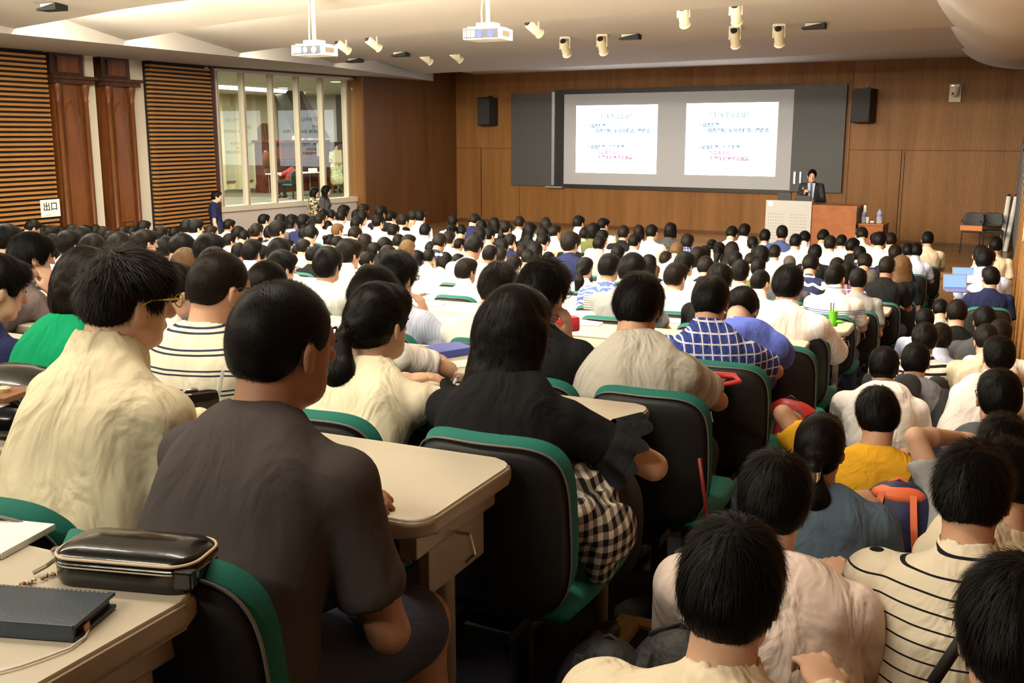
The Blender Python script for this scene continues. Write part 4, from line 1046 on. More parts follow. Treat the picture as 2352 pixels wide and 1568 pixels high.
MB().lathe([(.085, 0), (.09, .06), (.09, .10)], 16, Matrix.Translation((0, -.10, .0))).build('housing', M_white, wc, smooth='auto')
MB().ell((0, -.10, -.01), (.085, .085, .09), 14).build('dome', M_white, wc, smooth=True)
MB().ell((-.02, -.175, -.03), (.025, .02, .025), 10).build('lens', M_blk, wc, smooth=True)
MB().box((-.06, -.165, .128), (-.01, -.16, .142)).build('status_light', emis('led_green', (.4, 1, .1), 3), wc)
# thin door handles on the front wall
for nm, q in (('door_1', (1105, 420)), ('door_2', (2073, 430))):
    s_, z_ = wallpt(*q); d_ = at_wall(nm, s_, .0, 0); structure(d_)
    MB().box((-.006, -.004, .33), (.006, .012, 2.28)).build('door_joint', M_dark, d_)
# lectern desk
def front_pt(px, py, dist):  # point on a vertical plane parallel to the front wall, dist in front of it
    P = onplane(px, py, WO - WN * dist, WN); return (P - WO).dot(WX), P.z
LDp = 4.2
sa_, zt_ = front_pt(1760, 459, LDp); sb_, zb_ = front_pt(1865, 463, LDp); sc_, zc_ = front_pt(1968, 474, LDp)
ld = at_wall('lectern', sa_, LDp, .25, 'wooden lectern desk with grey perforated front panel on the stage', 'lectern')
hA, hB = zt_ - .25, zc_ - .25; wA, wB = sb_ - sa_, sc_ - sa_
MB().box((0, 0, 0), (wA, .03, hA), .004).build('perforated_panel', mat('lectern_grey', (.42, .41, .40), .5), ld)
hole = MB().box((0, -.002, 0), (.012, .001, .012)).me('vent_hole')
hm_ = MB()
for bx in (.06, wA * .56):
    for ix in range(7):
        for iz in range(11): hm_.box((bx + ix * .047, -.002, hA - .27 - iz * .06), (bx + ix * .047 + .011, .001, hA - .26 - iz * .06))
tag(hm_.build('vent_holes', M_dark, ld), kind='stuff')
MB().box((.05, -.004, hA - .11), (.14, .0, hA - .03)).build('sticker', M_paper, ld)
MB().box((wA + .01, .02, 0), (wB, .06, hB), .004).build('wooden_front', M_red, ld)
MB().box((0, .03, hA - .10), (wA, .75, hA - .06)).box((wA, .06, hB - .04), (wB, .75, hB)).build('worktop', M_red, ld)
MB().box((wB - .03, .05, 0), (wB, .75, hB - .04)).box((0, .03, 0), (.03, .75, hA - .1)).box((wA - .02, .03, 0), (wA + .012, .75, hA - .06)).build('side_panel', M_panel, ld)
# monitors on the lectern
for k, (x, w, h) in enumerate(((.14, .36, .12), (.50, .40, .09))):
    m_ = at_wall('lectern_monitor', sa_ + x, LDp - .25, .25 + hA - .06, ('small black monitor back on the lectern, left one', 'low black screen on the lectern beside the lecturer')[k], 'monitor')
    MB().box((0, 0, .03), (w * .75, .04, h + .06), .006).build('display', M_blk, m_); MB().box((w * .25, -.05, 0), (w * .5, .08, .03), .004).build('stand', M_blk, m_)
# side table with bottles
s0, zt = front_pt(1970, 513, 4.1); s1, _ = front_pt(2029, 517, 4.1)
stb = at_wall('side_table', s0, 4.1, .25, 'low wooden side table with water bottles beside the lectern', 'table'); h = zt - .25
MB().box((0, 0, h - .03), (s1 - s0, .5, h), .003).build('table_top', M_red, stb)
MB().box((.01, .02, 0), (s1 - s0 - .01, .05, h - .03)).build('front_panel', M_red, stb)
MB().box((.01, .05, 0), (.04, .48, h - .03)).box((s1 - s0 - .04, .05, 0), (s1 - s0 - .01, .48, h - .03)).build('side_panel', M_panel, stb)
M_pet = mat('clear_plastic', (.80, .84, .90), .1, trans=.6, alpha=.85); M_blue = mat('blue_label', (.15, .25, .65), .4); M_cup = mat('paper_cup', (.75, .73, .70), .6)
def bottle(parent_pos, h, r, label, cap=M_blue, rz=0, group='plastic bottles'):
    o = empty('water_bottle', parent_pos, rz); tag(o, label, 'bottle', group)
    MB().lathe([(r * .9, 0), (r, .01), (r, h * .45), (r * .93, h * .5), (r, h * .55), (r, h * .72), (r * .5, h * .88), (r * .36, h * .92), (r * .36, h * .93)], 14).build('bottle_body', M_pet, o, smooth='auto')
    MB().lathe([(r * 1.01, h * .5), (r * 1.01, h * .68)], 14).build('wrapper', cap, o, smooth='auto')
    MB().lathe([(r * .42, h * .92), (r * .42, h)], 12).build('cap', cap, o, smooth='auto'); return o
def fp(px, py, dist):
    s, z = front_pt(px, py, dist); return F2W(s, dist, 0)
q = fp(1983, 513, 3.85); bottle((q.x, q.y, zt), .24, .042, 'tall water bottle with a stack of cups over its neck')
q2 = at_wall('paper_cup', front_pt(1985, 513, 3.85)[0], 3.85, zt + .20, 'stack of white paper cups upturned on the water bottle', 'cup')
MB().lathe([(.032, 0), (.026, .13)], 12).build('cup_wall', M_cup, q2, smooth='auto')
q = fp(2019, 514, 3.85); bottle((q.x, q.y, zt), .27, .052, 'large water bottle at the right end of the side table')
q2 = at_wall('paper_cup', front_pt(1992, 514, 3.85)[0], 3.85, zt, 'single white paper cup between the two water bottles', 'cup'); MB().lathe([(.026, 0), (.034, .11)], 12).build('cup_wall', M_cup, q2, smooth='auto')
q2 = at_wall('folded_napkin', front_pt(2003, 514, 3.85)[0], 3.85, zt, 'small white crumpled tissue on the side table', 'tissue'); MB().ell((0, 0, .02), (.05, .03, .02), 8).build('tissue', M_paper, q2, smooth=True)
# two folded-arm chairs by the wall
def arm_chair(px, py, dist, lab, orange):
    s, z = front_pt(px, py, dist); o = at_wall('stacking_chair', s, dist, .25, lab, 'chair', 'stacking chairs by the front wall', .15)
    for x in (-.2, .2):
        for y in (-.2, .2): MB().tube([(x * 1.1, y * 1.1, 0), (x, y, .43)], .011, 8).build('leg', M_blk, o)
    MB().box((-.22, -.22, .42), (.22, .22, .46), .015).build('seat', M_blk, o)
    slab(MB(), lambda u, v: (.21 * u * math.sqrt(1 - .3 * v * v), .2 - .03 * u * u, .66 + .15 * v * math.sqrt(1 - .3 * u * u)), .03).build('backrest', M_grey, o, smooth=True)
    MB().tube([(-.23, -.12, .62), (-.23, .2, .64), (.23, .2, .64), (.23, -.12, .62)], .012, 8).build('arm_frame', M_blk, o)
    if orange:
        b_ = at_wall('orange_box', s, dist + .15, .71, 'orange flat box on the seat of the stacking chair', 'box'); MB().box((-.22, -.05, 0), (.20, .12, .1), .005).build('box_body', mat('orange_card', (.75, .25, .08), .6), b_)
arm_chair(2232, 560, .9, 'grey stacking chair carrying an orange box by the front wall', True)
arm_chair(2275, 562, .75, 'grey stacking chair in the corner beside the white rolls', False)
for k, (x, lab) in enumerate(((2299, 'white rolled tube leaning in the front corner, left one'), (2310, 'white rolled tube leaning in the front corner, right one'))):
    s, z = front_pt(x, 560, .45); o = at_wall('rolled_tube', s, .45, .25, lab, 'tube', 'white rolled tubes in the corner')
    MB().tube([(0, 0, 0), (.03 + .05 * k, .3, 1.12)], .045, 12).build('tube_body', M_paper, o, smooth='auto'); MB().ell((.03 + .05 * k, .3, 1.15), (.03, .03, .03), 8).build('end_cap', M_blk, o, smooth=True)

# ================================================================== THE LOBBY BEHIND THE WINDOWS
LF = .75
lb = empty('lobby_room', WCOR, WROT); structure(lb); lb.name = 'wall_lobby'
P = atz(512, 436, LF); BD = (P - WCOR).dot(WX)         # depth of the back wall (negative)
def lob(px, py, d):
    Q = onplane(px, py, WCOR + WX * d, WX); return (Q - WCOR).dot(WN), Q.z   # local y, z
M_lwall = mat('lobby_wall', (.62, .55, .36), .8); M_lgrey = mat('lobby_grey', (.33, .33, .33), .8); M_lcarp = mat('lobby_carpet', (.07, .065, .045), .9, var=.3, vscale=30)
MB().box((BD - .5, -16, LF - .1), (-.25, 9, LF)).build('lobby_floor', M_lcarp, lb)
MB().box((BD - .5, -16, 4.0), (-.25, 9, 4.1)).build('lobby_ceiling', mat('lobby_ceiling', (.55, .55, .45), .9), lb)
MB().box((BD - .3, -16, LF), (BD, 9, 4.0)).build('lobby_back_wall', M_lwall, lb)
MB().box((BD, 8.7, LF), (-.25, 9, 4.0)).box((BD, -16, LF), (-.25, -15.8, 4.0)).build('lobby_side_wall', M_lgrey, lb)
for k in range(9):
    MB().box((-6.5, -13, LF), (-1.2, -12.985, LF + .003)).build('floor_stripe', M_paper, lb, (.0, .9 + k * .42, 0)) if False else None
for k in range(10):
    a = atz(500, 455 + k * 3.2, LF); b = atz(700, 452 + k * 2.6, LF); ia = lb.matrix_world
    la = Vector(((a - WCOR).dot(WX), (a - WCOR).dot(WN), LF + .004)); lb_ = Vector(((b - WCOR).dot(WX), (b - WCOR).dot(WN), LF + .004))
    dd = (lb_ - la).normalized() * 1; n_ = Vector((-dd.y, dd.x, 0)) * .02
    mb = MB(); mb.prism([(la + n_).xy, (la - n_).xy, (lb_ - n_).xy, (lb_ + n_).xy], LF + .002, LF + .006); mb.build('carpet_stripe', M_paper, lb)
# pale doors with round slatted windows, wall columns
for x0, x1 in ((636, 664), (590, 628)):
    ya_, _ = lob(x0, 300, BD + .1); yb_, _ = lob(x1 - 2, 300, BD + .1)
    d_ = empty('lobby_door', WCOR, WROT); structure(d_); d_.name = 'door_3'
    MB().box((BD, ya_, LF), (BD + .08, yb_, 3.1), .01).build('door_leaf', M_lwall, d_)
for cx_ in (612, 657):
    yc_, zc_ = lob(cx_, 310, BD + .2); w0 = empty('round_window', WCOR + WX * (BD + .1) + WN * yc_ + Vector((0, 0, zc_)), WROT); structure(w0); w0.name = 'window_2'
    MB().lathe([(.42, 0), (.42, .04)], 24, Matrix.Rotation(R_(90), 4, 'Y')).build('window_disc', M_slat, w0)
    for j in range(-5, 6):
        hh = math.sqrt(max(0, .42 ** 2 - (j * .07) ** 2)); MB().box((.04, j * .07 - .012, -hh), (.06, j * .07 + .012, hh)).build('window_bar', M_dark if j % 2 else M_oak, w0)
for x in (508, 545, 585, 632):
    y_, _ = lob(x, 300, BD + .2); MB().box((BD, y_ - .07, LF), (BD + .25, y_ + .07, 4.0)).build('wall_post', M_lwall, lb)
for x, m in ((520, M_lgrey), (560, M_lgrey)):
    y_, _ = lob(x, 300, BD + .1); MB().box((BD, y_ - .45, LF + .3), (BD + .12, y_ + .45, 3.6)).build('blind_panel', mat('blind', (.42, .42, .30), .7), lb)
ya_, _ = lob(770, 200, BD + 3); MB().box((BD, ya_, LF), (BD + 3, 9, 4.0)).build('lobby_partition', M_lgrey, lb)
# slanting concrete brace
CD = BD * .62
(y0_, z0_), (y1_, z1_) = lob(655, 222, CD), lob(706, 310, CD)
(y2_, _), (y3_, _) = lob(680, 222, CD), lob(735, 320, CD)
mb = MB(); mb.prism([(y0_, 4.0), (y2_ + .15, 4.0), (y3_, z1_ - .1), (y1_, z1_ - .1)], CD - .5, CD, 'x'); mb.build('slanting_brace', mat('brace_grey', (.10, .10, .09), .8), lb)
mb = MB(); mb.prism([(y2_ + .15, 4.0), (y2_ + .32, 4.0), (y3_ + .5, z1_ - .1), (y3_, z1_ - .1)], CD - .5, CD, 'x'); mb.build('slanting_brace', mat('brace_pink', (.30, .23, .22), .8), lb)
# carved cabinet
KD = (atz(650, 441, LF) - WCOR).dot(WX)
ka, kt = lob(614, 322, KD); kb, _ = lob(752, 322, KD); kc, kt2 = lob(833, 327, KD + .2)
cb = empty('carved_cabinet', WCOR + WX * KD + WN * ka + Vector((0, 0, LF)), WROT); tag(cb, 'long carved mahogany cabinet in the lobby behind the glass', 'cabinet')
W = kb - ka; H = kt - LF; Mm = wood('mahogany', (.05, .012, .008), (.12, .03, .018), .35, 3)
MB().box((-.6, 0, 0), (0, W, H - .1)).build('carcass', Mm, cb); MB().box((-.65, -.08, H - .1), (.08, W + .05, H), .02).build('cornice', Mm, cb); MB().box((-.6, -.04, 0), (.06, W, .25), .01).build('plinth', Mm, cb)
for k in range(9):
    y = .1 + k * (W - .1) / 9
    MB().box((.0, y, H * .64), (.03, y + (W / 9) - .1, H - .2), .01).build('upper_panel', M_oak, cb); MB().box((.0, y, .35), (.03, y + (W / 9) - .1, H * .55), .01).build('lower_panel', Mm, cb)
MB().box((0, 0, H * .57), (.06, W, H * .61), .01).build('waist_moulding', Mm, cb)
for zc in (.55, H * .62):
    mbx = MB().ell((.0, -.1, zc), (.1, .16, .34), 12); mbx.build('scroll_side', Mm if zc < 1 else M_oak, cb, smooth=True)
c2 = empty('carved_cabinet', WCOR + WX * (KD + .2) + WN * (kb + .05) + Vector((0, 0, LF)), WROT); tag(c2, 'shorter dark cabinet end behind the woman with the placard', 'cabinet')
MB().box((-.6, 0, 0), (0, kc - kb, kt2 - LF - .05)).build('carcass', M_oak, c2); MB().box((-.62, -.02, kt2 - LF - .05), (.05, kc - kb + .02, kt2 - LF + .03), .01).build('cornice', Mm, c2)
# little things on the cabinet
for k, x in enumerate((672, 688, 710)):
    y_, _ = lob(x, 320, KD - .2); o = empty('display_card', WCOR + WX * (KD - .2) + WN * y_ + Vector((0, 0, kt)), WROT); tag(o, ('small pale card on the cabinet, left one', 'white card standing mid cabinet', 'yellowish card on the cabinet, right one')[k], 'card')
    MB().box((-.01, 0, 0), (.01, .18, .14 + .06 * (k == 2))).build('card', M_paper, o)
# entrance sign 入
yy, zz = lob(737, 338, KD + .06); o = empty('entrance_sign', WCOR + WX * (KD + .07) + WN * yy + Vector((0, 0, zz)), WROT); tag(o, 'white paper sign on the lobby cabinet reading entrance', 'sign')
MB().box((-.003, -.22, -.30), (0, .22, .28)).build('sheet', M_paper, o); text_mesh('入口', .28, M_ink, o, (.002, .12, 0), (R_(90), 0, R_(90)), bold=.003)
# lobby table
TD = KD * .78
ty0, tz = lob(636, 402, TD); ty1, _ = lob(740, 402, TD)
o = empty('folding_table', WCOR + WX * TD + WN * ty0 + Vector((0, 0, LF)), WROT); tag(o, 'folding table in front of the lobby cabinet', 'table')
MB().box((-.5, 0, .67), (0, ty1 - ty0, .70), .005).build('table_top', M_paper, o)
for y in (.1, ty1 - ty0 - .1):
    for x in (-.45, -.05): MB().tube([(x, y, 0), (x, y, .67)], .014, 6).build('leg', M_dmet, o)
yy, _ = lob(722, 395, TD); o = empty('tissue_box', WCOR + WX * (TD - .2) + WN * yy + Vector((0, 0, LF + .70)), WROT); tag(o, 'white box on the lobby table', 'box'); MB().box((-.06, 0, 0), (.06, .3, .12), .01).build('box_body', M_paper, o)
yy, _ = lob(652, 402, TD); o = empty('papers', WCOR + WX * (TD - .3) + WN * yy + Vector((0, 0, LF + .70)), WROT); tag(o, 'loose white papers on the lobby table', 'papers'); MB().box((-.1, 0, 0), (.15, .5, .015)).build('sheet', M_paper, o)
# notices on the grey partition, backpack
for k, (x0, y0p, x1, y1p) in enumerate(((819, 307, 832, 343), (815, 342, 832, 366))):
    (a_, za), (b_, zb2) = lob(x0, y0p, CD * .9), lob(x1, y1p, CD * .9)
    o = empty('notice', WCOR + WX * (CD * .9) + WN * a_ + Vector((0, 0, zb2)), WROT); tag(o, ('upper cream notice hanging in the lobby', 'lower cream notice hanging in the lobby')[k], 'notice')
    MB().box((-.01, 0, 0), (0, b_ - a_, za - zb2)).build('sheet', mat('cream_paper', (.62, .56, .36), .7), o)
MB().box((CD * .9 - .2, lob(813, 300, CD * .9)[0], LF), (CD * .9 - .02, lob(840, 300, CD * .9)[0] + 2, 4.0)).build('lobby_pier', M_lgrey, lb)
yy, _ = lob(820, 425, CD * .8); o = empty('backpack', WCOR + WX * (CD * .8) + WN * yy + Vector((0, 0, LF)), WROT); tag(o, 'black backpack leaning by the lobby pier', 'bag')
MB().ell((0, .1, .24), (.14, .18, .26), 12).build('bag_body', M_blk, o, smooth=True); MB().tube([(.12, 0, .1), (.18, .02, .3), (.12, .05, .45)], .015, 6).build('strap', M_paper, o)
# lobby lamps
for k, (x, y) in enumerate(((511, 219), (511, 228), (568, 231), (581, 230), (650, 201), (692, 214), (771, 187), (796, 186), (759, 219))):
    P = atz(x, y, 3.995); o = empty('ceiling_lamp', P, WROT); tag(o, 'small round ceiling lamp in the lobby, %s from the left' % ORD[k + 1 if k else 0].replace('nearest', 'first'), 'lamp', 'round lobby ceiling lamps')
    MB().lathe([(.16, -.01), (.16, 0)], 16).build('rim', M_white, o); MB().lathe([(.13, -.015), (.13, -.01)], 16).build('diffuser', emis('lamp_glow', (1, .9, .7), 9), o)
a, b = atz(493, 196, 3.99), atz(655, 207, 3.99); o = empty('linear_lamp', a, 0); tag(o, 'long white strip light on the lobby ceiling', 'lamp')
d_ = b - a; MB().tube([(0, 0, 0), tuple(d_)], .09, 4).build('light_strip', emis('strip_glow', (1, .98, .85), 9), o)
for t in (-11, -7, -3.2, 1):
    for x in (BD * .25, BD * .7): q = WCOR + WX * x + WN * t; area('lobby_light', (q.x, q.y, 3.9), (0, 0, -1), 1.2, 1.2, 330, (1, .94, .72))

# ================================================================== CEILING FITTINGS
def ceilz(x, y):
    for k in range(len(LIPS)):
        y1 = wallY(x) if k == len(LIPS) - 1 else lipY(k + 1, x); y0 = lipY(k, x)
        if y0 <= y <= y1:
            last = k == len(LIPS) - 1; z0 = LZ + (.20 if last else LRISE); z1 = 4.24 if last else LZ
            return z0 + (z1 - z0) * ((y - y0) / (y1 - y0)) ** .85
    return LZ
M_cream = mat('cream_metal', (.68, .60, .44), .45)
spots = [(375, 97, 'box'), (787, 107, ''), (857, 100, ''), (1226, 65, ''), (1570, 38, 'f'), (1690, 32, 'f'), (978, 134, ''), (1047, 129, ''), (1298, 110, 'f'), (1383, 105, 'f'), (1688, 88, 'f'), (1789, 84, 'f')]
slab_ = ['cream ceiling spotlight above the dark oak panels', 'cream ceiling spotlight half behind the left projector', 'cream ceiling spotlight just right of the left projector', 'cream ceiling spotlight just right of the right projector', 'cream ceiling spotlight above the slides, left of the upper pair', 'cream ceiling spotlight above the slides, right of the upper pair',
         'cream spotlight over the brown panel, left one', 'cream spotlight over the brown panel, right one', 'cream spotlight in the far row, first above the left slide', 'cream spotlight in the far row, second above the left slide', 'cream spotlight in the far row, first above the right slide', 'cream spotlight in the far row, second above the right slide']
for (px, py, kd), lab in zip(spots, slab_):
    P = atz(px, py, 4.1)
    for _ in range(12): P = atz(px, py, P.z * .5 + .5 * (ceilz(P.x, P.y) - .17))
    zc = ceilz(P.x, P.y) + .01; zc = 3.96 + (zc - P.z) / .82; o = empty('spotlight', P, 0, .82); tag(o, lab, 'spotlight', 'cream ceiling spotlights')
    aim = Vector((.35, .8, -.5)) if kd != 'f' else Vector((-.05, .75, -.66)); aim.normalize(); Mq = aim.to_track_quat('Z', 'Y').to_matrix().to_4x4()
    MB().lathe([(.07, -.17), (.085, -.15), (.085, .16), (.095, .17), (.095, .19)], 16, Mq).build('lamp_body', M_cream, o, smooth='auto')
    MB().lathe([(.08, .19), (.08, .195)], 16, Mq).build('lens', M_blk, o)
    MB().lathe([(.06, -.19), (.06, -.17)], 12, Mq).build('rear_cap', M_blk, o)
    mb = MB().box((-.11, -.02, -.02), (-.09, .02, zc - 3.99)).box((.09, -.02, -.02), (.11, .02, zc - 3.99)).box((-.11, -.03, zc - 4.0), (.11, .03, zc - 3.97)); mb.build('yoke', M_cream, o)
    MB().box((-.08, -.06, zc - 3.975), (.08, .06, zc - 3.94)).build('ceiling_plate', M_cream, o)
M_cove = mat('black_vent', (.01, .01, .01), .7)
for k, (px, py) in enumerate(((120, 25), (920, 130), (1447, 91), (1870, 67), (815, 144))):
    P = atz(px, py, 4.07)
    for _ in range(12): P = atz(px, py, P.z * .5 + .5 * (ceilz(P.x, P.y) - .08))
    o = empty('ceiling_speaker', P, 0, .8)
    tag(o, 'small black wedge box under the ceiling, ' + ('above the left slats', 'left of the brown panel top', 'above the left slide', 'above the right slide', 'over the window wall end')[k], 'speaker', 'black wedge boxes on the ceiling')
    mb = MB(); mb.prism([(-.20, 0), (.20, 0), (.20, .10), (-.20, .03)], -.12, .12, 'y', .004); mb.build('wedge_case', M_cove, o)
    MB().box((-.15, -.08, .05), (.15, .08, max(.1, (ceilz(P.x, P.y) - P.z) / .8))).build('mounting_plate', M_white, o)
# projectors
M_pw = mat('projector_white', (.62, .60, .55), .4)
for k, (px, py, Z, lab) in enumerate(((723, 117, 12.0, 'white ceiling projector over the window wall'), (1121, 80, 10.8, 'white ceiling projector nearer the middle of the ceiling'))):
    P = atZ(px, py, Z); o = empty('ceiling_projector', P, .0, .78); tag(o, lab, 'projector', 'ceiling projectors'); zc = (ceilz(P.x, P.y) - P.z) / .78
    MB().box((-.27, -.21, -.075), (.27, .21, .075), .02).build('housing', M_pw, o, smooth='auto')
    MB().box((-.25, -.216, -.055), (.25, -.208, .06), .004).build('connector_face', M_blk, o)
    for x in (-.02, .14): MB().lathe([(.05, .214), (.05, .221)], 16, Matrix.Translation((x, 0, 0)) @ Matrix.Rotation(R_(90), 4, 'X')).build('lens', mat('lens_glass', (.02, .03, .12), .08, emit=(.15, .2, .9), estr=.35), o)
    for j in range(5): MB().box((-.235 + j * .03, -.219, -.04), (-.218 + j * .03, -.215, .045)).build('socket', M_pw, o)
    MB().box((-.13, -.218, -.04), (-.09, -.214, .04)).build('sticker', M_paper, o)
    MB().box((.268, -.12, -.03), (.272, .10, .04)).build('side_vent', M_dmet, o)
    MB().box((-.22, -.17, .075), (.22, .17, .095), .005).box((-.13, -.1, .095), (.13, .1, .15), .008).build('mount_bracket', M_cream, o)
    MB().tube([(0, 0, .14), (0, 0, zc)], .028, 12).build('drop_pole', M_cream, o, smooth='auto')
    mb = MB()
    for a_ in (-.12, .12): mb.box((-.24, a_ - .02, zc - .10), (.24, a_ + .02, zc - .06)).box((a_ - .02, -.2, zc - .06), (a_ + .02, .2, zc - .02))
    mb.build('ceiling_frame', M_cream, o); MB().tube([(-.10, .02, .14), (-.11, .03, .3), (-.07, .02, zc)], .012, 6).build('cable', M_dmet, o)

# ================================================================== STANDING PEOPLE, LECTURER
def custom(name_pos, head_top, rz=0, floor=None, style='short', hcol='k', pose=None, shirt=None, sleeve='short', collar=None, pants=0, pkind='long', sk=0, near=False, hw='short black hair', label=None, eyes=True, glasses=None, seed=1, wr=.004, loose=1.0, vb=.0115, vs=.014, hs=.94, vt=.022, shoes=True, bare=False, hood=False, hair_seed=0):
    """one person with geometry of its own. name_pos: root (x,y,z); head_top: world point of the crown"""
    root = empty('person', name_pos, 0); hc = Vector(head_top) - Vector(name_pos) - Vector((0, 0, (.128 if style != 'crew' else .118) * hs))
    P = Pose(tuple(hc), **{**dict(hs=hs), **(pose or {})})
    put('body', P.body('body', vb, near, bare), root, mat_=M_skin[sk]); put('shirt', P.shirt('shirt', vs, sleeve, collar, seed, wr, loose, hood=hood), root, mat_=shirt)
    put('trousers', P.trousers('trousers', vt, pkind), root, mat_=M_pants[pants] if isinstance(pants, int) else pants)
    put('hair', hair(style, near, hair_seed), root, tuple(P.head), eul(P.R), M_hair[hcol]).scale = (hs,) * 3
    if eyes: put_eyes(root, P, hs)
    if glasses: put('glasses', ME_glass, root, tuple(P.head), eul(P.R), glasses, (hs,) * 3)
    if shoes:
        for k in (0, 1): put('shoe', ME_shoe, root, tuple(P.an[k] + A3(0, 0, 0)), eul(P.B), M_blk)
    tag(root, label, 'person'); root['P'] = 0; del root['P']
    return root, P
def stand(px, py, Z, fz, label, facing, **kw):
    T = atZ(px, py, Z); pose = dict(hip=(0, 0, (T.z - fz) * .54), byaw=facing, hyaw=kw.pop('hy', facing), arms=kw.pop('arms', 'side'), legs='stand', hpitch=kw.pop('hp', .05), wid=kw.pop('wid', 1), female=kw.pop('female', False), ha=kw.pop('ha', None), el=kw.pop('el', None))
    off = kw.pop('off', (0, 0)); return custom((T.x - off[0], T.y - off[1], fz), T, label=label, pose=pose, **kw)
DN = -math.pi / 2
stand(497, 437, 20.2, 0, 'young man in navy V-neck standing against the slatted wall', -.9, shirt=SH['N'][0], pants=0, hy=-1.0)
stand(722, 430, 23.3, 0, 'woman in floral blouse standing below the lobby window', -.6, female=True, style='bob', shirt=cloth('floral_beige', (.55, .48, .32), 'speck', (.05, .045, .04), p=(26, .5)), pkind='skirt', hy=-1.0)
stand(749, 425, 23.2, 0, 'woman in dark top leaning by the lobby window', -1.3, female=True, style='longh', shirt=SH['D'][0], hy=-.7, hp=-.15)
# lecturer
T = atZ(1866, 388, 20.7); face = math.pi + .12
lec, PL = custom((T.x, T.y + .03, .25), T, style='suit', label='lecturer in black suit speaking into a handheld microphone', shirt=mat('suit_black', (.010, .011, .016), .7, bump=.2, bscale=300), sleeve='long', pants=0, vs=.010, vb=.007, near=True, wr=.003, loose=1.05, hs=1.06,
    pose=dict(hip=(0, 0, .90), byaw=face, hyaw=face + .05, hpitch=.16, arms=('side', 'side'), legs='stand', wid=1.08,
              el={0: (.24, -.02, 1.10), 1: (-.26, .05, 1.12)}, ha={0: (.04, -.30, 1.10), 1: (-.08, -.22, 1.30)}))
mb = MB(); mb.prism([(-.075, 0), (.075, 0), (.035, -.44), (-.035, -.44)], 0, .012, 'y'); cz = PL.nb[2] + .04
sv = mb.build('shirt_front', mat('pale_blue_shirt', (.45, .52, .68), .7), lec, tuple(PL.spine(.80) + PL.f * .150 + A3(0, 0, .13)), (-.12, 0, face))
mb = MB(); mb.prism([(-.016, 0), (.016, 0), (.026, -.34), (0, -.38), (-.026, -.34)], .012, .022, 'y'); mb.build('necktie', mat('blue_grey_tie', (.07, .09, .16), .5), lec, sv.location, (-.12, 0, face))
mic = empty('microphone', tuple(lec.location + Vector(tuple(PL.ha[1] + PL.f * .05)))); tag(mic, 'black handheld microphone held by the lecturer', 'microphone')
MB().tube([(0, 0, -.10), (0, -.01, .07)], [.011, .016], 10).build('handle', M_blk, mic, smooth='auto'); MB().ell((0, -.012, .09), (.026, .026, .03), 12).build('grille', M_dmet, mic, smooth=True)
# people in the lobby
fl_green = cloth('green_floral', (.45, .50, .22), 'speck', (.62, .64, .48), p=(14, .5))
def lob_person(px, py_top, d, label, facing, **kw):
    Q = onplane(px, py_top, WCOR + WX * d, WX); Z = (Q - CAM).dot(FW); return stand(px, py_top, Z, LF, label, facing, **kw)
r1, P1_ = lob_person(771, 328, TD, 'smiling woman in green floral dress holding a placard in the lobby', -2.2, female=True, style='bob', shirt=fl_green, pkind='skirt', pants=fl_green, arms='lap', hy=-2.0)
q = r1.location; o = empty('placard', (q.x + .22, q.y - .22, LF + 1.02), -.75 + math.pi / 2 - 1.2); tag(o, 'cream placard held by the lobby woman', 'placard')
MB().box((-.22, -.01, -.02), (.22, .0, .38)).build('board', mat('cream_paper2', (.68, .58, .40), .7), o)
lob_person(803, 322, KD + 1.2, 'man in black standing in the lobby beside the placard woman', -2.6, shirt=SH['K'][0], hy=-2.0)
Q = onplane(664, 368, WCOR + WX * (TD + 1.0), WX)
custom((Q.x, Q.y, LF), (Q.x, Q.y, Q.z), style='bob', label='person in red top sitting at the lobby table', shirt=mat('red_top', (.35, .03, .03), .8), pose=dict(hip=(0, 0, .53), byaw=1.35, hyaw=1.2, arms='desk', female=True), pants=0)
chair((Q.x + .1, Q.y, LF), 1.35, 'dark swivel chair of the red-topped person in the lobby')
# lobby seat for the rest is out of view
# ================================================================== THE NEAREST PEOPLE, each with a body and clothes of its own
def near_row(px, py, Z, row, label, sw, hw, dx=0, dy=0, cdx=.07, bare=False, **kw):
    T = atZ(px, py, Z); fz = hrow(row); pos = Vector((T.x + dx, yrow(row) - .72 + dy, fz))
    pose = dict(kw.pop('pose', {}))
    for key in ('el', 'ha'):
        if key in pose: pose[key] = {k: tuple(atZ(*v) - pos) if len(v) == 3 and v[0] > 5 else v for k, v in pose[key].items()}
    kn = pose.pop('kn', None)
    d = dict(vb=.0070 if Z < 3.2 else .0088, vs=.0100 if Z < 3.2 else .0114, near=True, vt=.018); d.update(kw); d['wr'] = d.get('wr', .004) * 1.8
    r, P = custom(tuple(pos), T, label=label, pose=pose, bare=bare, **d)
    ch = chair((pos.x + cdx, yrow(row) - .72 + min(0, dy), fz), 0); reg(r, hw, sw, px, py, Z, unique=label, ch=ch, i=row); return r, P
def near_floor(px, py, Z, label, sw, hw, back=.16, hz=.13, dx=0, **kw):
    T = atZ(px, py, Z); hy = T.y - back; fz = hfloor(hy)
    pos = Vector((T.x + dx, hy, fz)); pose = dict(hip=(0, 0, hz), arms='knees', legs='floor'); pose.update(kw.pop('pose', {}))
    for key in ('el', 'ha'):
        if key in pose: pose[key] = {k: tuple(atZ(*v) - pos) if v[0] > 5 else v for k, v in pose[key].items()}
    d = dict(vb=.0072 if Z < 3 else .0088, vs=.0100 if Z < 3 else .0114, vt=.018, near=True, shoes=False, hair_seed=2); d.update(kw); d['wr'] = d.get('wr', .004) * 1.8
    r, P = custom(tuple(pos), T, label=label, pose=pose, **d); reg(r, hw, sw, px, py, Z, unique=label); return r, P
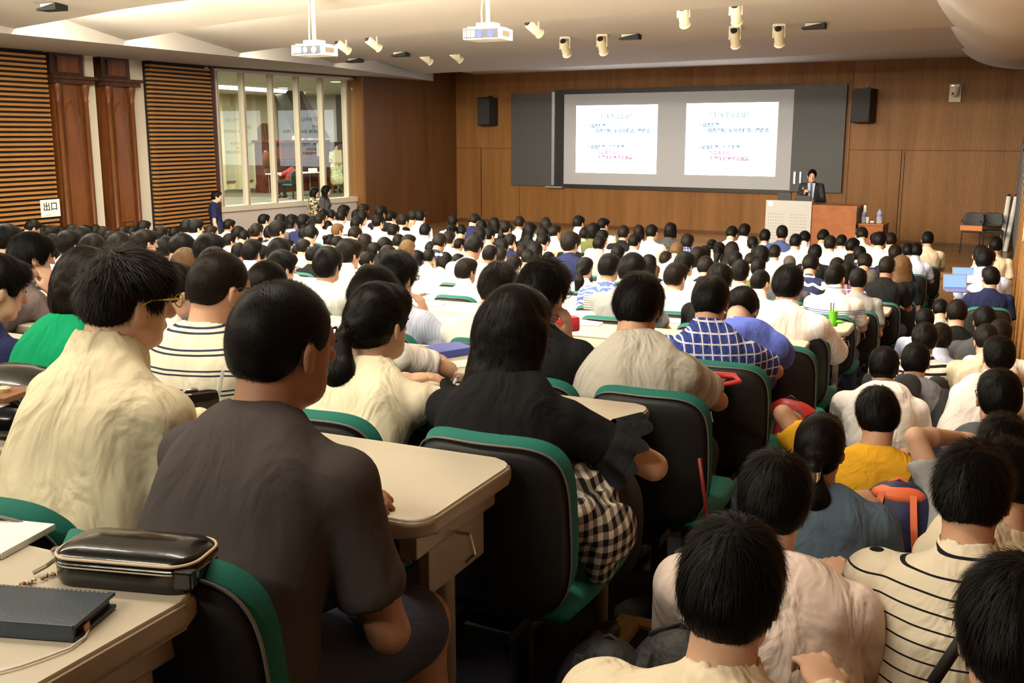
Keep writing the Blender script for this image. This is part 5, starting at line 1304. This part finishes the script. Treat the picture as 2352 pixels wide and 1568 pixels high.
C_ = lambda *a, **k: cloth(*a, **k)
M_bagk0 = mat('strap_webbing', (.010, .010, .011), .7)
# row 1
r, P = near_row(648, 640, 1.75, 1, 'man with cropped hair in a charcoal T-shirt, nearest the camera', 'a charcoal T-shirt', 'cropped hair', dy=-.05, bare=True, style='crew', hcol='k', shirt=C_('charcoal_tee', (.058, .047, .047), 'speck', (.068, .057, .057), p=(1100, .5), wr=.2), sk=2, pkind='shorts', pants=1, wr=.006, vs=.0090, eyes=True, hs=.93, cdx=.05,
    pose=dict(hyaw=-.30, hpitch=.10, byaw=-.06, wid=1.0, arms=('cross', 'cross')))
near_row(288, 562, 2.05, 1, 'man in a cream long-sleeved shirt with yellow-framed glasses', 'a cream long-sleeved shirt', 'spiky hair', dx=.02, dy=.08, cdx=.10, style='spiky', hcol='b', shirt=C_('cream_linen', (.66, .58, .41), wr=.45), sleeve='long', collar='c', sk=0, pants=0, wr=.008, glasses=mat('yellow_frame', (.55, .50, .03), .4), vs=.0090, hs=.84,
    pose=dict(hyaw=-.42, hpitch=.15, byaw=-.12, wid=.98, arms=('desk', 'lap')))
# row 2
near_row(503, 575, 3.0, 2, 'man with cropped hair in a cream tee with paired navy stripes', 'a navy-striped cream tee', 'cropped hair', style='crew', hcol='b', glasses=M_blk, sk=1, wr=.005, pants=2, hs=.90,
    shirt=C_('cream_navy_stripe', (.70, .63, .50), 'h', (.03, .035, .07), p=(.052, .005, .012)), pose=dict(hyaw=-.33, hpitch=.2, byaw=-.1, wid=1.05, arms=('write', 'write')))
near_row(868, 642, 2.92, 2, 'girl with a ponytail writing in a pale cream tee', 'a pale cream tee', 'a ponytail', style='pony', sk=0, wr=.005, shirt=C_('pale_cream_tee', (.74, .67, .50)), pants=0,
    pose=dict(hyaw=-.22, hpitch=.05, female=True, wid=1.02, arms=('desk', 'write'), ha={1: (1035, 935, 3.0)}))
r, P = near_row(1185, 652, 2.65, 2, 'long-haired woman in a black frill-sleeved top and gingham skirt', 'a black frilled top', 'long black hair', style='long', hcol='k', sk=1, wr=.004, shirt=C_('black_frill', (.010, .010, .011)), pkind='skirt', pants=0, hs=.95, cdx=.07, dx=.03,
    pose=dict(hyaw=-.05, hpitch=.12, female=True, wid=1.10, arms=('desk', 'desk'), el={1: (1415, 1030, 2.60)}, ha={1: (1345, 960, 2.80), 0: (.12, .36, .56)}))
M_ging = C_('gingham', (.52, .44, .36), 'check', (.012, .010, .010), (.16, .13, .11), p=(.034, 0), wr=.3)
S = SDF((-.05, -.35, .0), (.50, .5, .75), .009); L = lambda px, py, Z: atZ(px, py, Z) - r.location
S.cap(A3(.10, .10, .52), L(1345, 1130, 2.6), .08, .055, .05); S.cap(L(1345, 1130, 2.6), L(1390, 1215, 2.5), .055, .062, .04); S.cap(L(1325, 1190, 2.45), L(1385, 1295, 2.5), .045, .028, .04); S.cap(L(1390, 1215, 2.5), L(1385, 1310, 2.5), .06, .02, .04)
S.wrinkle(.012, 4, 26, (1, 1, .5)); put('gingham_skirt', S.mesh('gingham_skirt'), r, mat_=M_ging)
for sg in (0, 1):  # ruffled sleeve edges
    e = P.sh[sg] * .45 + P.el[sg] * .55; d = P.el[sg] - P.sh[sg]; d /= np.linalg.norm(d); u = np.cross(d, (0, 0, 1.)); u /= np.linalg.norm(u); v = np.cross(d, u)
    def rf(a, t): 
        R_f = .066 + .035 * t + .012 * t * math.sin(a * 6.2832 * 9); p = e + d * (-.03 + .07 * t + .012 * math.sin(a * 6.2832 * 11 + 1) * t) + (u * math.cos(a * 6.2832) + v * math.sin(a * 6.2832)) * R_f; return tuple(p)
    MB().grid(rf, 90, 6).build('sleeve_frill', SH['K'][0], r, smooth=True)
near_row(195, 566, 3.3, 2, 'girl with bobbed hair in a bright green top behind the cream shirt', 'a bright green top', 'bobbed hair', style='bob', hcol='b', shirt=SH['E'][0], sk=0, pose=dict(hyaw=-.2, hpitch=.3, female=True, arms='write'))
near_row(-14, 578, 3.5, 2, 'person in navy cut off by the left edge of the photo', 'a navy tee', 'black hair', style='short', shirt=SH['N'][0], sk=0, pose=dict(hyaw=-.4, hpitch=.3, arms='write'))
# row 3
near_row(1470, 627, 3.55, 3, 'man with greying-black hair in a creased light grey T-shirt', 'a light grey T-shirt', 'thick black hair', style='mop', hcol='k', sk=1, wr=.007, shirt=C_('heather_grey', (.42, .39, .34), 'speck', (.45, .42, .37), p=(1100, .5), wr=.4), vs=.0095, pants=0, hs=.90, dx=.06, cdx=.10,
    pose=dict(hyaw=-.05, hpitch=.4, wid=1.12, arms=('lap', 'desk')))
near_row(1248, 588, 3.62, 3, 'man in a black tee leaning his cheek on his right hand', 'a black tee with cheek on hand', 'spiky black hair', style='spiky', sk=0, shirt=SH['K'][0], glasses=M_blk, hs=.97, pose=dict(hyaw=-.15, hpitch=.2, arms=('desk', 'chin'), wid=1.02, hroll=.06))
near_row(858, 612, 4.0, 3, 'person with thick hair in white, beyond the ponytail girl', 'a white tee beyond the ponytail', 'thick black hair', style='mop', shirt=SH['W'][0], sk=0, pose=dict(hyaw=-.1, hpitch=.4, arms='write'))
near_row(612, 598, 4.4, 3, 'person with cropped hair right behind the charcoal T-shirt man', 'a pale lavender tee', 'cropped hair', style='crew', hcol='k', shirt=SH['lv'][0], sk=1, hs=.95, pose=dict(hyaw=-.2, hpitch=.35, arms='write'))
near_row(400, 601, 4.3, 3, 'girl with tucked dark hair between the cream shirt and stripes', 'a white blouse', 'dark hair', style='bun', shirt=SH['W'][0], sk=0, pose=dict(hyaw=-.35, hpitch=.35, female=True, arms='write'))
near_row(69, 533, 5.2, 3, 'boy in a mauve-grey polo with white collar, chin on hand', 'a mauve-grey polo', 'black hair', style='mop', shirt=SH['U'][0], sk=0, collar=None, pose=dict(hyaw=-.55, hpitch=.1, byaw=-.3, arms=('desk', 'chin')))
# row 4
near_row(1635, 629, 4.45, 4, 'boy with protruding ears in a navy and white plaid shirt', 'a navy plaid shirt', 'short black hair', style='short', shirt=SH['pl'][0], collar='c', sk=1, wr=.005, hs=.92, dx=.05, cdx=.10, pose=dict(hyaw=.02, hpitch=.28, wid=1.10, arms=('lap', 'desk')))
near_row(912, 576, 4.95, 4, 'man in pale blue shirt holding his face with a raised arm', 'a pale blue shirt', 'short black hair', style='mop', shirt=C_('pale_blue_stripe', (.58, .62, .78), 'v', (.50, .54, .74), p=(.012, .005)), collar='c', sk=0, glasses=M_blk, pose=dict(hyaw=-.12, hpitch=.2, wid=1.08, arms=('desk', 'chin'), el={1: (1000, 770, 4.9)}))
near_row(1145, 602, 4.75, 4, 'girl with swept-up hair in a plain white shirt, centre', 'a plain white shirt', 'swept-up hair', style='mop', hcol='b', shirt=SH['S'][0], collar='c', sk=0, hs=.95, pose=dict(hyaw=.1, hpitch=.45, female=True, wid=1.12, arms='write'))
# row 5 / 6
near_row(1706, 655, 5.05, 5, 'person bowed over the desk in a bright blue sweatshirt', 'a bright blue sweatshirt', 'short black hair', style='short', shirt=SH['B'][0], sleeve='long', sk=0, dx=.12, wr=.006, pose=dict(hyaw=0, hpitch=1.0, wid=1.15, arms=('write', 'write')))
near_row(1812, 609, 5.9, 6, 'boy with thick hair in a crumpled white dress shirt, aisle side', 'a crumpled white dress shirt', 'thick black hair', style='mop', shirt=SH['S'][0], sleeve='rolled', collar='c', sk=0, wr=.007, hs=.93, pose=dict(hyaw=0, hpitch=.3, wid=1.15, arms=('write', 'write')))
# sitting on the aisle steps
near_floor(1688, 1194, 1.66, 'boy with thick hair in a cream collared shirt at the bottom edge', 'a cream collared shirt', 'thick black hair', style='mop', shirt=C_('cream_shirt', (.78, .67, .50), wr=.5), sleeve='long', collar='c', sk=0, vs=.0090, wr=.007, hs=.90, pose=dict(hyaw=.05, hpitch=.22, wid=1.12, legs='cross'))
near_floor(1785, 1039, 2.38, 'boy in a pale pink dress shirt sitting on the steps', 'a pale pink dress shirt', 'thick black hair', style='mop', shirt=C_('pale_pink_shirt', (.76, .62, .56), wr=.5), sleeve='rolled', collar='c', sk=0, wr=.006, dx=.09, hs=.89, pose=dict(hyaw=.1, hpitch=.25, wid=1.12, legs='cross'))
r, P = near_floor(1888, 947, 3.2, 'girl with a metal-clasped ponytail in a slate blue top', 'a slate blue top', 'a clasped ponytail', style='pony', shirt=C_('slate_blue', (.085, .12, .17)), sk=1, wr=.004, dx=.04, hs=.88, pose=dict(hyaw=.02, hpitch=.0, female=True, wid=1.2, legs='cross'))
mb = MB(); mb.lathe([(.024, -.02), (.026, 0), (.024, .02)], 14); cl = mb.build('hair_clasp', M_chrome, r, tuple(P.head + A3(*(A3(0, -.145, -.05) @ P.R))), smooth='auto')
near_floor(2242, 1012, 2.32, 'boy in a cream polo with black stripes, bag strap across', 'a black-striped cream polo', 'spiky black hair', style='spiky', shirt=C_('striped_polo', (.74, .66, .52), 'h', (.015, .015, .017), p=(.034, .0042)), collar='c', sk=1, wr=.005, pose=dict(hyaw=.0, hpitch=.22, wid=1.10, legs='cross', arms=('cross', 'knees')), pants=2, dx=.0, vs=.0095)
qs = [atZ(*v) for v in ((2345, 1285, 2.16), (2290, 1350, 2.09), (2220, 1450, 2.05), (2140, 1570, 2.06))]; rp = PEOPLE[-1]['o']
MB().tube([p - rp.location for p in qs], [.013] * 4, 6).build('bag_strap', M_bagk0, rp, smooth=True)
near_floor(2350, 1284, 1.55, 'boy with thick hair cut off by the lower right corner', 'a cream tee in the corner', 'thick black hair', style='mop', shirt=C_('cream_tee2', (.74, .68, .58)), sk=0, dx=-.06, pose=dict(hyaw=.15, hpitch=.3, wid=.95, arms='cross', legs='cross'))
near_floor(2325, 1006, 2.9, 'person in a beige tee behind the striped polo', 'a beige tee behind the polo', 'spiky black hair', style='spiky', shirt=C_('beige_tee2', (.70, .60, .44)), sleeve='long', sk=0, dx=-.16, hair_seed=1, pose=dict(hyaw=.1, hpitch=.3, wid=.95, legs='cross'))
near_floor(2310, 948, 3.5, 'boy in light grey tee with elbows on knees by the wall', 'a light grey tee', 'spiky black hair', style='spiky', shirt=C_('light_grey_tee', (.36, .37, .38)), sk=0, dx=-.15, pose=dict(hyaw=.1, hpitch=.2, wid=.95, el={0: (2105, 1010, 3.6)}, ha={0: (2200, 1005, 3.75)}))
near_floor(2300, 843, 4.0, 'boy in slate shorts and tee hugging knees by the wall', 'a slate tee by the wall', 'short black hair', style='short', shirt=C_('slate_tee', (.10, .11, .12)), sk=1, bare=True, pkind='shorts', dx=-.12, glasses=M_blk, pose=dict(hyaw=.2, hpitch=.1, wid=.95))
near_floor(2020, 889, 3.95, 'boy in a mustard yellow T-shirt sitting on the steps', 'a mustard yellow T-shirt', 'short black hair', style='mop', hcol='k', shirt=C_('mustard', (.80, .42, .03)), sk=1, bare=True, pkind='shorts', pants=3, wr=.006, dx=.02, hs=.87, pose=dict(hyaw=.22, hpitch=.35, wid=1.12, hroll=-.1, el={0: (1822, 985, 4.05)}, ha={0: (1880, 1010, 4.3)}))
near_floor(2033, 793, 5.7, 'boy in a white shirt seated on the steps left of slate grey T-shirt', 'a white shirt on the steps', 'short black hair', style='short', shirt=SH['S'][0], sleeve='rolled', collar='c', sk=0, wr=.006, dx=.03, pose=dict(hyaw=.1, hpitch=.2, wid=1.1))
near_floor(2106, 784, 6.1, 'boy in a plain slate grey T-shirt on the steps', 'a slate grey T-shirt', 'short black hair', style='short', shirt=C_('slate_grey_tee', (.17, .17, .20)), sk=0, pose=dict(hyaw=.0, hpitch=.2, wid=1.12, arms='cross'), dx=.03)
near_floor(2298, 768, 5.6, 'boy in a crisp white shirt leaning against the right wall', 'a crisp white shirt by the wall', 'short black hair', style='short', shirt=SH['S'][0], sleeve='long', collar='c', sk=0, dx=-.17, pose=dict(hyaw=.2, hpitch=.1, wid=.98))

# ================================================================== THINGS ON AND UNDER THE DESKS
def dz(i): return hrow(i) + .702
def on_desk(name, px, py, i, label, cat, rz=0, group=None):
    P = atz(px, py, dz(i) + .001); o = empty(name, P, rz); tag(o, label, cat, group); return o
def dirang(p, q, z):
    a, b = atz(*p, z), atz(*q, z); return math.atan2((b - a).y, (b - a).x), (b - a).length, (a + b) / 2
M_pat = mat('patent_black', (.004, .004, .005), .22, spec=.35, coat=.35, bump=.15, bscale=18); M_pipe = mat('beige_piping', (.62, .48, .32), .5); M_zip = mat('zip_metal', (.25, .2, .13), .3, .8)
ang, ln, mid = dirang((128, 1318), (438, 1345), dz(0))
o = empty('pencil_case', (mid.x + .01, mid.y + .02, dz(0) + .001), ang); tag(o, 'black patent pencil case with cream piping on nearest desk', 'pencil case')
w2, d2 = ln * .52, .052
def rr(s, z, n=6): return [(x, y, z) for x, y in rrect(-w2 + d2 * (1 - s), -d2 * s, w2 - d2 * (1 - s), d2 * s, .034 * min(1, s * 1.0), n)]
mb = MB()
prof = [(.95, 0), (1.0, .008), (1.0, .030), (.985, .034), (.96, .040), (.80, .047), (.45, .051), (.02, .052)]
rings = [[mb.bm.verts.new(p) for p in rr(s, z)] for s, z in prof]
for a, b in zip(rings[:-1], rings[1:]):
    for k in range(len(a)): mb.bm.faces.new((a[k], a[(k + 1) % len(a)], b[(k + 1) % len(a)], b[k]))
mb.bm.faces.new(rings[0][::-1]); mb.bm.faces.new(rings[-1]); mb.build('case_body', M_pat, o, smooth='auto')
pp = rr(.985, .0385); MB().tube(pp + [pp[0]], .0022, 6, False).build('piping', M_pipe, o, smooth=True)
pp = rr(1.003, .027); MB().tube(pp + [pp[0]], .0013, 4, False).build('zipper', M_zip, o); pp = rr(1.003, .0315); MB().tube(pp + [pp[0]], .0016, 5, False).build('zip_edge', M_pat, o)
MB().box((w2 - .02, -d2 - .006, .012), (w2 + .006, -d2 + .01, .036), .003).build('end_tab', M_pat, o)
MB().tube([(-w2, -.01, .028), (-w2 - .02, -.02, .012), (-w2 - .035, -.03, .004)], .003, 6).build('zip_pull', M_zip, o)
a = atz(120, 1318, dz(0) + .004); b = atz(0, 1360, dz(0) + .004); o = empty('bead_strap', a); tag(o, 'beaded phone strap chain lying between pencil case and wallet', 'strap')
for k in range(22):
    t = k / 21; p = (b - a) * t + Vector((.004 * math.sin(k * 1.7), .006 * math.sin(k * .6), 0)); MB().ell(p, (.0035, .0028, .0028), 6).build('bead', [M_zip, M_red, M_pipe, M_chrome][k % 4], o, smooth=True)
ang, ln, mid = dirang((-2, 1420), (205, 1432), dz(0))
o = empty('wallet_phone_case', (mid.x - .005, mid.y, dz(0) + .001), ang - .03); tag(o, 'dark blue leather phone wallet on the nearest desk', 'phone case')
M_lea = mat('blue_leather', (.025, .042, .065), .35, bump=.08, bscale=300)
MB().box((-.085, -.047, .016), (.075, .045, .021), .0022).box((-.085, -.047, 0), (.075, .045, .005), .002).box((-.085, -.049, .0), (.073, -.043, .021), .003).build('leather_cover', M_lea, o, smooth='auto')
MB().box((-.078, -.040, .005), (.069, .040, .016), .002).build('phone', M_blk, o); MB().box((.066, -.030, .004), (.0765, -.018, .013), .002).build('clasp', mat('copper', (.4, .18, .1), .3, .8), o)
st = MB().box((0, 0, 0), (.0035, .0007, .0006)).me('stitch')
for k in range(24): put('stitch', st, o, (-.08 + k * .0062, .0405, .0211), mat_=M_pipe)
cp = [atz(x, y, dz(0) + z_) for x, y, z_ in ((176, 1424, .012), (192, 1432, .008), (203, 1445, .003), (196, 1462, .003), (160, 1488, .003), (110, 1507, .003), (50, 1528, .003), (-20, 1546, .003))]
o = empty('charging_cable', cp[0]); tag(o, 'white charging cable running from the blue phone wallet', 'cable'); M_wcab = mat('white_cable', (.75, .70, .62), .4)
MB().tube([p - cp[0] for p in cp], .0017, 8).build('cord', M_wcab, o, smooth=True)
MB().tube([(-.016, .004, .0), (.002, 0, 0)], .0042, 8).build('plug', M_wcab, o, smooth='auto')
P = atz(-25, 1252, dz(0)); o = empty('notebook', P, .2); tag(o, 'white notebook cut off by the left edge on nearest desk', 'notebook')
MB().box((-.12, -.04, 0), (.055, .075, .010), .002).build('cover', M_paper, o); MB().box((-.118, -.043, .002), (.053, -.035, .008)).build('page_block', M_pipe, o)
# row 1 desk
ang, ln, mid = dirang((395, 975), (452, 985), dz(1)); o = empty('pencil_case', (mid.x, mid.y, dz(1)), 1.0); tag(o, 'upright glossy black case between cream and charcoal shirts', 'pencil case')
MB().box((-.085, -.026, 0), (.085, .026, .085), .022).build('case_body', M_pat, o, smooth='auto'); MB().ell((.02, 0, .088), (.02, .008, .006), 8).build('badge', M_chrome, o)
o = on_desk('black_bag', 10, 1000, 1, 'large glossy black bag on the desk at the left edge', 'bag', .1); MB().ell((-.05, .08, .07), (.19, .13, .08), 16).ell((.02, .02, .05), (.12, .10, .05), 12).build('bag_body', M_pat, o, smooth=True)
MB().tube([(-.10, -.02, .08), (.0, -.06, .14), (.09, -.02, .08)], .008, 8).build('handle', M_pat, o, smooth=True)
P = atZ(12, 912, 2.2); o = empty('brown_notebook', P, .2); tag(o, 'brown notebook with rings lying on the black bag', 'notebook'); MB().box((-.08, -.05, 0), (.04, .05, .012), .002).build('cover', mat('tan_leather', (.22, .09, .04), .5), o); MB().lathe([(.011, .012), (.013, .02), (.007, .024)], 12).build('ring_cap', M_pipe, o)
# row 2 desk: red folder, papers, pens
def flat(name, px, py, i, w, d, h, m, label, cat, rz=0, page=None, group=None):
    o = on_desk(name, px, py, i, label, cat, rz, group); MB().box((-w / 2, -d / 2, 0), (w / 2, d / 2, h), min(.002, h / 3)).build('cover', m, o)
    if page: MB().box((-w / 2 + .004, -d / 2 + .004, h), (w / 2 - .004, d / 2 - .004, h + .003)).build('page_sheet', page, o)
    return o
M_rednb = mat('red_card', (.62, .035, .04), .5); M_binder = mat('blue_binder', (.06, .09, .42), .45); M_pink = mat('salmon_card', (.75, .17, .12), .6)
flat('red_folder', 62, 826, 2, .26, .10, .004, M_pink, 'salmon red folder on the desk left of the cream shirt', 'folder', .2)
flat('notebook', 1040, 938, 2, .10, .20, .008, M_rednb, 'red notebook under the ponytail girl writing hand', 'notebook', -.3, M_paper)
flat('loose_sheet', 1330, 985, 2, .10, .14, .002, M_paper, 'white paper under the black frilled top woman arm', 'paper', .1)
pa = atZ(1018, 925, 2.95); o = empty('pen', pa, 0); tag(o, 'white and pink pen held by the ponytail girl', 'pen'); MB().tube([(0, 0, 0), (.045, .0, .075)], .0055, 8).build('barrel', M_paper, o, smooth='auto'); MB().tube([(.045, 0, .075), (.05, 0, .084)], .004, 8).build('pen_cap', mat('pink_plastic', (.7, .15, .25), .4), o)
o = on_desk('pen', 497, 962, 1, 'clear pen standing up left of the charcoal T-shirt', 'pen'); MB().tube([(0, 0, .02), (.012, .02, .12)], .0045, 8).build('barrel', M_pet, o, smooth='auto')
# row 3..: binder, papers, cases
flat('ring_binder', 1010, 815, 3, .14, .27, .03, M_binder, 'bright blue ring binder beside the pale blue shirt arm', 'binder', -.45)
flat('loose_sheet', 1035, 838, 3, .12, .24, .002, M_paper, 'white sheet fanned out under the blue binder', 'paper', -.7)
o = on_desk('pencil_case', 1010, 772, 4, 'small black patent case on the central desk', 'pencil case', .3); MB().box((-.09, -.03, 0), (.09, .03, .055), .02).build('case_body', M_pat, o, smooth='auto')
o = on_desk('strap_pouch', 1652, 885, 3, 'red leather strap pouch at the desk end by grey T-shirt', 'pouch', .4); MB().tube([(-.07, -.02, .012), (-.01, .04, .03), (.06, .03, .03), (.07, -.02, .02), (.0, -.05, .015)], [.008, .014, .012, .01, .008], 8).box((-.05, -.04, 0), (.0, .02, .02), .005).build('pouch_body', M_rednb, o, smooth=True)
o = on_desk('red_pouch', 1300, 762, 4, 'red zipped pouch by the cheek-on-hand man', 'pouch', .9); MB().box((-.07, -.03, 0), (.07, .03, .08), .02).build('pouch_body', M_rednb, o, smooth='auto')
o = on_desk('striped_pouch', 1375, 712, 5, 'white pouch with multicoloured stripes on mid desk', 'pouch', 0); MB().box((-.10, -.03, 0), (.10, .03, .10), .02).build('pouch_body', C_('multi_stripe', (.72, .70, .66), 'h', (.15, .3, .2), (.55, .2, .2), p=(.03, .006)), o, smooth='auto')
o = on_desk('pen_stand', 1912, 748, 6, 'lime green pen stand on the aisle end of a desk', 'pen stand', 0); MB().lathe([(.03, 0), (.034, .02), (.024, .05), (.03, .10)], 12).ell((.03, 0, .03), (.045, .02, .012), 8).build('stand_body', mat('lime', (.16, .62, .02), .4), o, smooth='auto')
for k in range(3): MB().tube([(-.01 + .01 * k, 0, .03), (-.02 + .018 * k, .01, .15)], .0035, 6).build('pen_shaft', [M_blk, M_binder, M_paper][k], o)
for k, (px, py, i, rz) in enumerate(((700, 832, 2, .3), (1080, 905, 2, .2), (1345, 742, 5, .1), (1560, 738, 6, 0), (1888, 778, 6, -.3), (985, 700, 5, .2), (1345, 720, 5, .4), (1720, 812, 4, .1), (40, 706, 3, .3))):
    flat('open_notebook', px, py, i, .2, .16, .006, M_paper, 'open white notes ' + ('left of the ponytail girl', 'beside the red notebook', 'beyond the black tee man', 'beyond the plaid shirt', 'at the aisle end near the polo', 'before the raised-arm man', 'near the striped pouch', 'left of the bright blue sweatshirt', 'on the leftmost desk end')[k], 'notes', rz)
for k, (px, py, i, lab) in enumerate(((655, 556, 12, 'green-labelled bottle near the grey cardigan girl'), (1412, 566, 13, 'green-labelled bottle near the centre front rows'))):
    P = atz(px, py, hrow(i) + .70); bottle(P, .20, .032, lab, mat('green_label', (.2, .6, .08), .5))
# laptops on laps by the right wall
for k, (px, py, Z, lab) in enumerate(((2207, 650, 9.7, 'open laptop on the lap, nearer one by the aisle'), (2224, 632, 10.8, 'open laptop behind the nearer one'))):
    P = atZ(px, py, Z); o = empty('laptop', (P.x - .03, P.y, P.z - .08), .25, .66); tag(o, lab, 'laptop', 'laptops by the right wall')
    MB().box((-.16, -.12, 0), (.16, .11, .016), .004).build('keyboard_base', M_alu, o)
    s2 = MB().box((-.16, 0, 0), (.16, .008, .22), .003).build('lid', M_alu, o, (0, .11, .015), (R_(-18), 0, 0)); MB().box((-.148, -.001, .012), (.148, 0, .208)).build('display', emis('laptop_screen', (.25, .45, .95), 1.5), s2)
    MB().box((-.148, -.002, .012), (.148, -.001, .03)).build('taskbar', emis('laptop_bar', (.1, .2, .8), 1.2), s2)
# bags
def bag(px, py, Z, r3, m, label, rz=0, zf=None, straps=M_blk, up=True):
    P = atZ(px, py, Z); fz = hfloor(P.y) if zf is None else zf; o = empty('backpack', (P.x, P.y, fz), rz); tag(o, label, 'bag', 'bags on the floor')
    S = SDF((-r3[0] - .1, -r3[1] - .1, -.05), (r3[0] + .1, r3[1] + .1, r3[2] * 2 + .1), .014); S.ell((0, 0, r3[2]), (r3[0], r3[1], r3[2]), k=.05); S.cap((0, 0, .08), (0, 0, r3[2]), r3[0] * .8, r3[0] * .8, .06, flat=((0, 1, 0), r3[1] / r3[0])); S.cap((0, -r3[1] * .7, r3[2] * .5), (0, -r3[1] * .7, r3[2]), r3[0] * .5, r3[0] * .45, .04); S.plane((0, 0, 0), (0, 0, -1)); S.wrinkle(.008, int(px), 14)
    put('bag_body', S.mesh('bag_body'), o, mat_=m)
    MB().tube([(-.06, 0, r3[2] * 1.9), (0, 0, r3[2] * 2.06), (.06, 0, r3[2] * 1.9)], .006, 6).build('top_handle', straps, o, smooth=True)
    for sg in (-1, 1): MB().grid(lambda u, v, sg=sg: (sg * (.05 + .05 * u) + (v - .5) * .022, -r3[1] * (.55 + .75 * math.sin(u * 3.1)), r3[2] * (1.9 - 1.6 * u)), 8, 1).build('shoulder_strap', straps, o, smooth=True)
    return o
M_redb = mat('red_nylon', (.45, .015, .015), .5, bump=.3, bscale=20); M_navyb = mat('navy_nylon', (.02, .025, .09), .6); M_bagk = mat('black_nylon', (.009, .009, .010), .6, bump=.4, bscale=60)
bag(1815, 960, 4.7, (.20, .13, .27), M_redb, 'red backpack under the desk end by the plaid shirt')
bag(1400, 1500, 2.35, (.13, .10, .19), M_bagk, 'black backpack on the floor beside the gingham skirt', straps=M_bagk)
bag(1565, 1420, 1.95, (.12, .10, .24), M_bagk, 'black bag left of the pale pink dress shirt', straps=M_bagk)
b_ = bag(2068, 1090, 3.55, (.15, .12, .22), M_navyb, 'navy backpack with orange trim beside the yellow T-shirt', straps=mat('orange_trim', (.85, .16, .05), .5))
MB().ell((0, -.02, .40), (.09, .06, .035), 12).build('orange_flap', mat('orange_trim'), b_, smooth=True)
bag(2055, 1010, 4.25, (.16, .12, .14), M_bagk, 'low black bag between yellow and slate T-shirts')
bag(2130, 690, 9.9, (.16, .13, .20), M_bagk, 'black backpack on the floor beside the laptop users', zf=None)
bag(2103, 725, 9.2, (.11, .07, .14), mat('plastic_bag', (.45, .5, .66), .35), 'pale plastic carrier bag hanging by the aisle desk', zf=None)
bag(1890, 930, 5.2, (.13, .10, .2), M_bagk, 'black bag under the desks left of the white shirt')
P = atZ(1612, 1000, 3.1); o = empty('shoulder_bag', (P.x, P.y, hrow(3)), 0); tag(o, 'dark shoulder bag with a long red strap by the chair', 'bag')
MB().tube([Vector((0, -.02, .66)), Vector((.03, -.03, .5)), Vector((.07, -.02, .3)), Vector((.08, 0, .2))], .006, 6).build('red_strap', mat('dark_red', (.2, .012, .012), .5), o, smooth=True); MB().ell((.06, .04, .15), (.10, .16, .15), 12).build('bag_body', M_bagk, o, smooth=True)

# ================================================================== LABELS FOR THE CROWD
def short(sw):
    for a in ('a ', 'an '):
        if sw.startswith(a): sw = sw[len(a):]; break
    return sw
cnt = {}
for p in PEOPLE: cnt[p['shirt']] = cnt.get(p['shirt'], 0) + 1
marks = [p for p in PEOPLE if cnt[p['shirt']] == 1 and len(short(p['shirt']).split()) <= 4]
marks.append(dict(px=1865, py=400, shirt='a lecturer', hair='x')); 
keys = {}
for p in PEOPLE:
    if p['lab']: continue
    if p in marks: p['rel'] = None; continue
    q = min(marks, key=lambda m: (m['px'] - p['px']) ** 2 + 2.5 * (m['py'] - p['py']) ** 2); dx, dy = p['px'] - q['px'], p['py'] - q['py']
    if abs(dx) > abs(dy) * 1.2: rel = 'right of' if dx > 0 else 'left of'
    else: rel = 'below' if dy > 0 else 'above'
    p['rel'] = (rel, short(q['shirt'])); p['dist'] = math.hypot(dx, dy); keys.setdefault((p['shirt'], p['rel']), []).append(p)
for k, L_ in keys.items():
    L_.sort(key=lambda p: p['dist'])
    for n_, p in enumerate(L_): p['ord'] = '' if len(L_) == 1 else ('first ', 'second ', 'third ', 'fourth ', 'fifth ', 'sixth ', 'seventh ', 'eighth ')[min(n_, 7)]
for p in PEOPLE:
    if not p['lab']:
        if p['rel'] is None: p['lab'] = 'person with %s in %s' % (p['hair'], p['shirt']); tail = p['shirt']
        else:
            p['lab'] = 'person with %s in %s, %s%s the %s' % (p['hair'], p['shirt'], p['ord'], *p['rel']); tail = '%s, %s%s the %s' % (p['shirt'], p['ord'], *p['rel'])
        tag(p['o'], p['lab'], 'person')
    else: tail = p['shirt']
    p['o']['group'] = 'audience in the lecture hall'
    w = p['lab'].split()
    if len(w) > 16:
        s_ = ' '.join(w).replace(' and glasses', '')
        if len(s_.split()) > 16: s_ = s_.replace('person with short black hair in', 'person in')
        if len(s_.split()) > 16: s_ = s_.replace('person with ' + p['hair'].replace(' and glasses', '') + ' in', 'person in')
        p['o']['label'] = s_
    if p['ch']: p['ch']['label'] = 'green chair under ' + tail
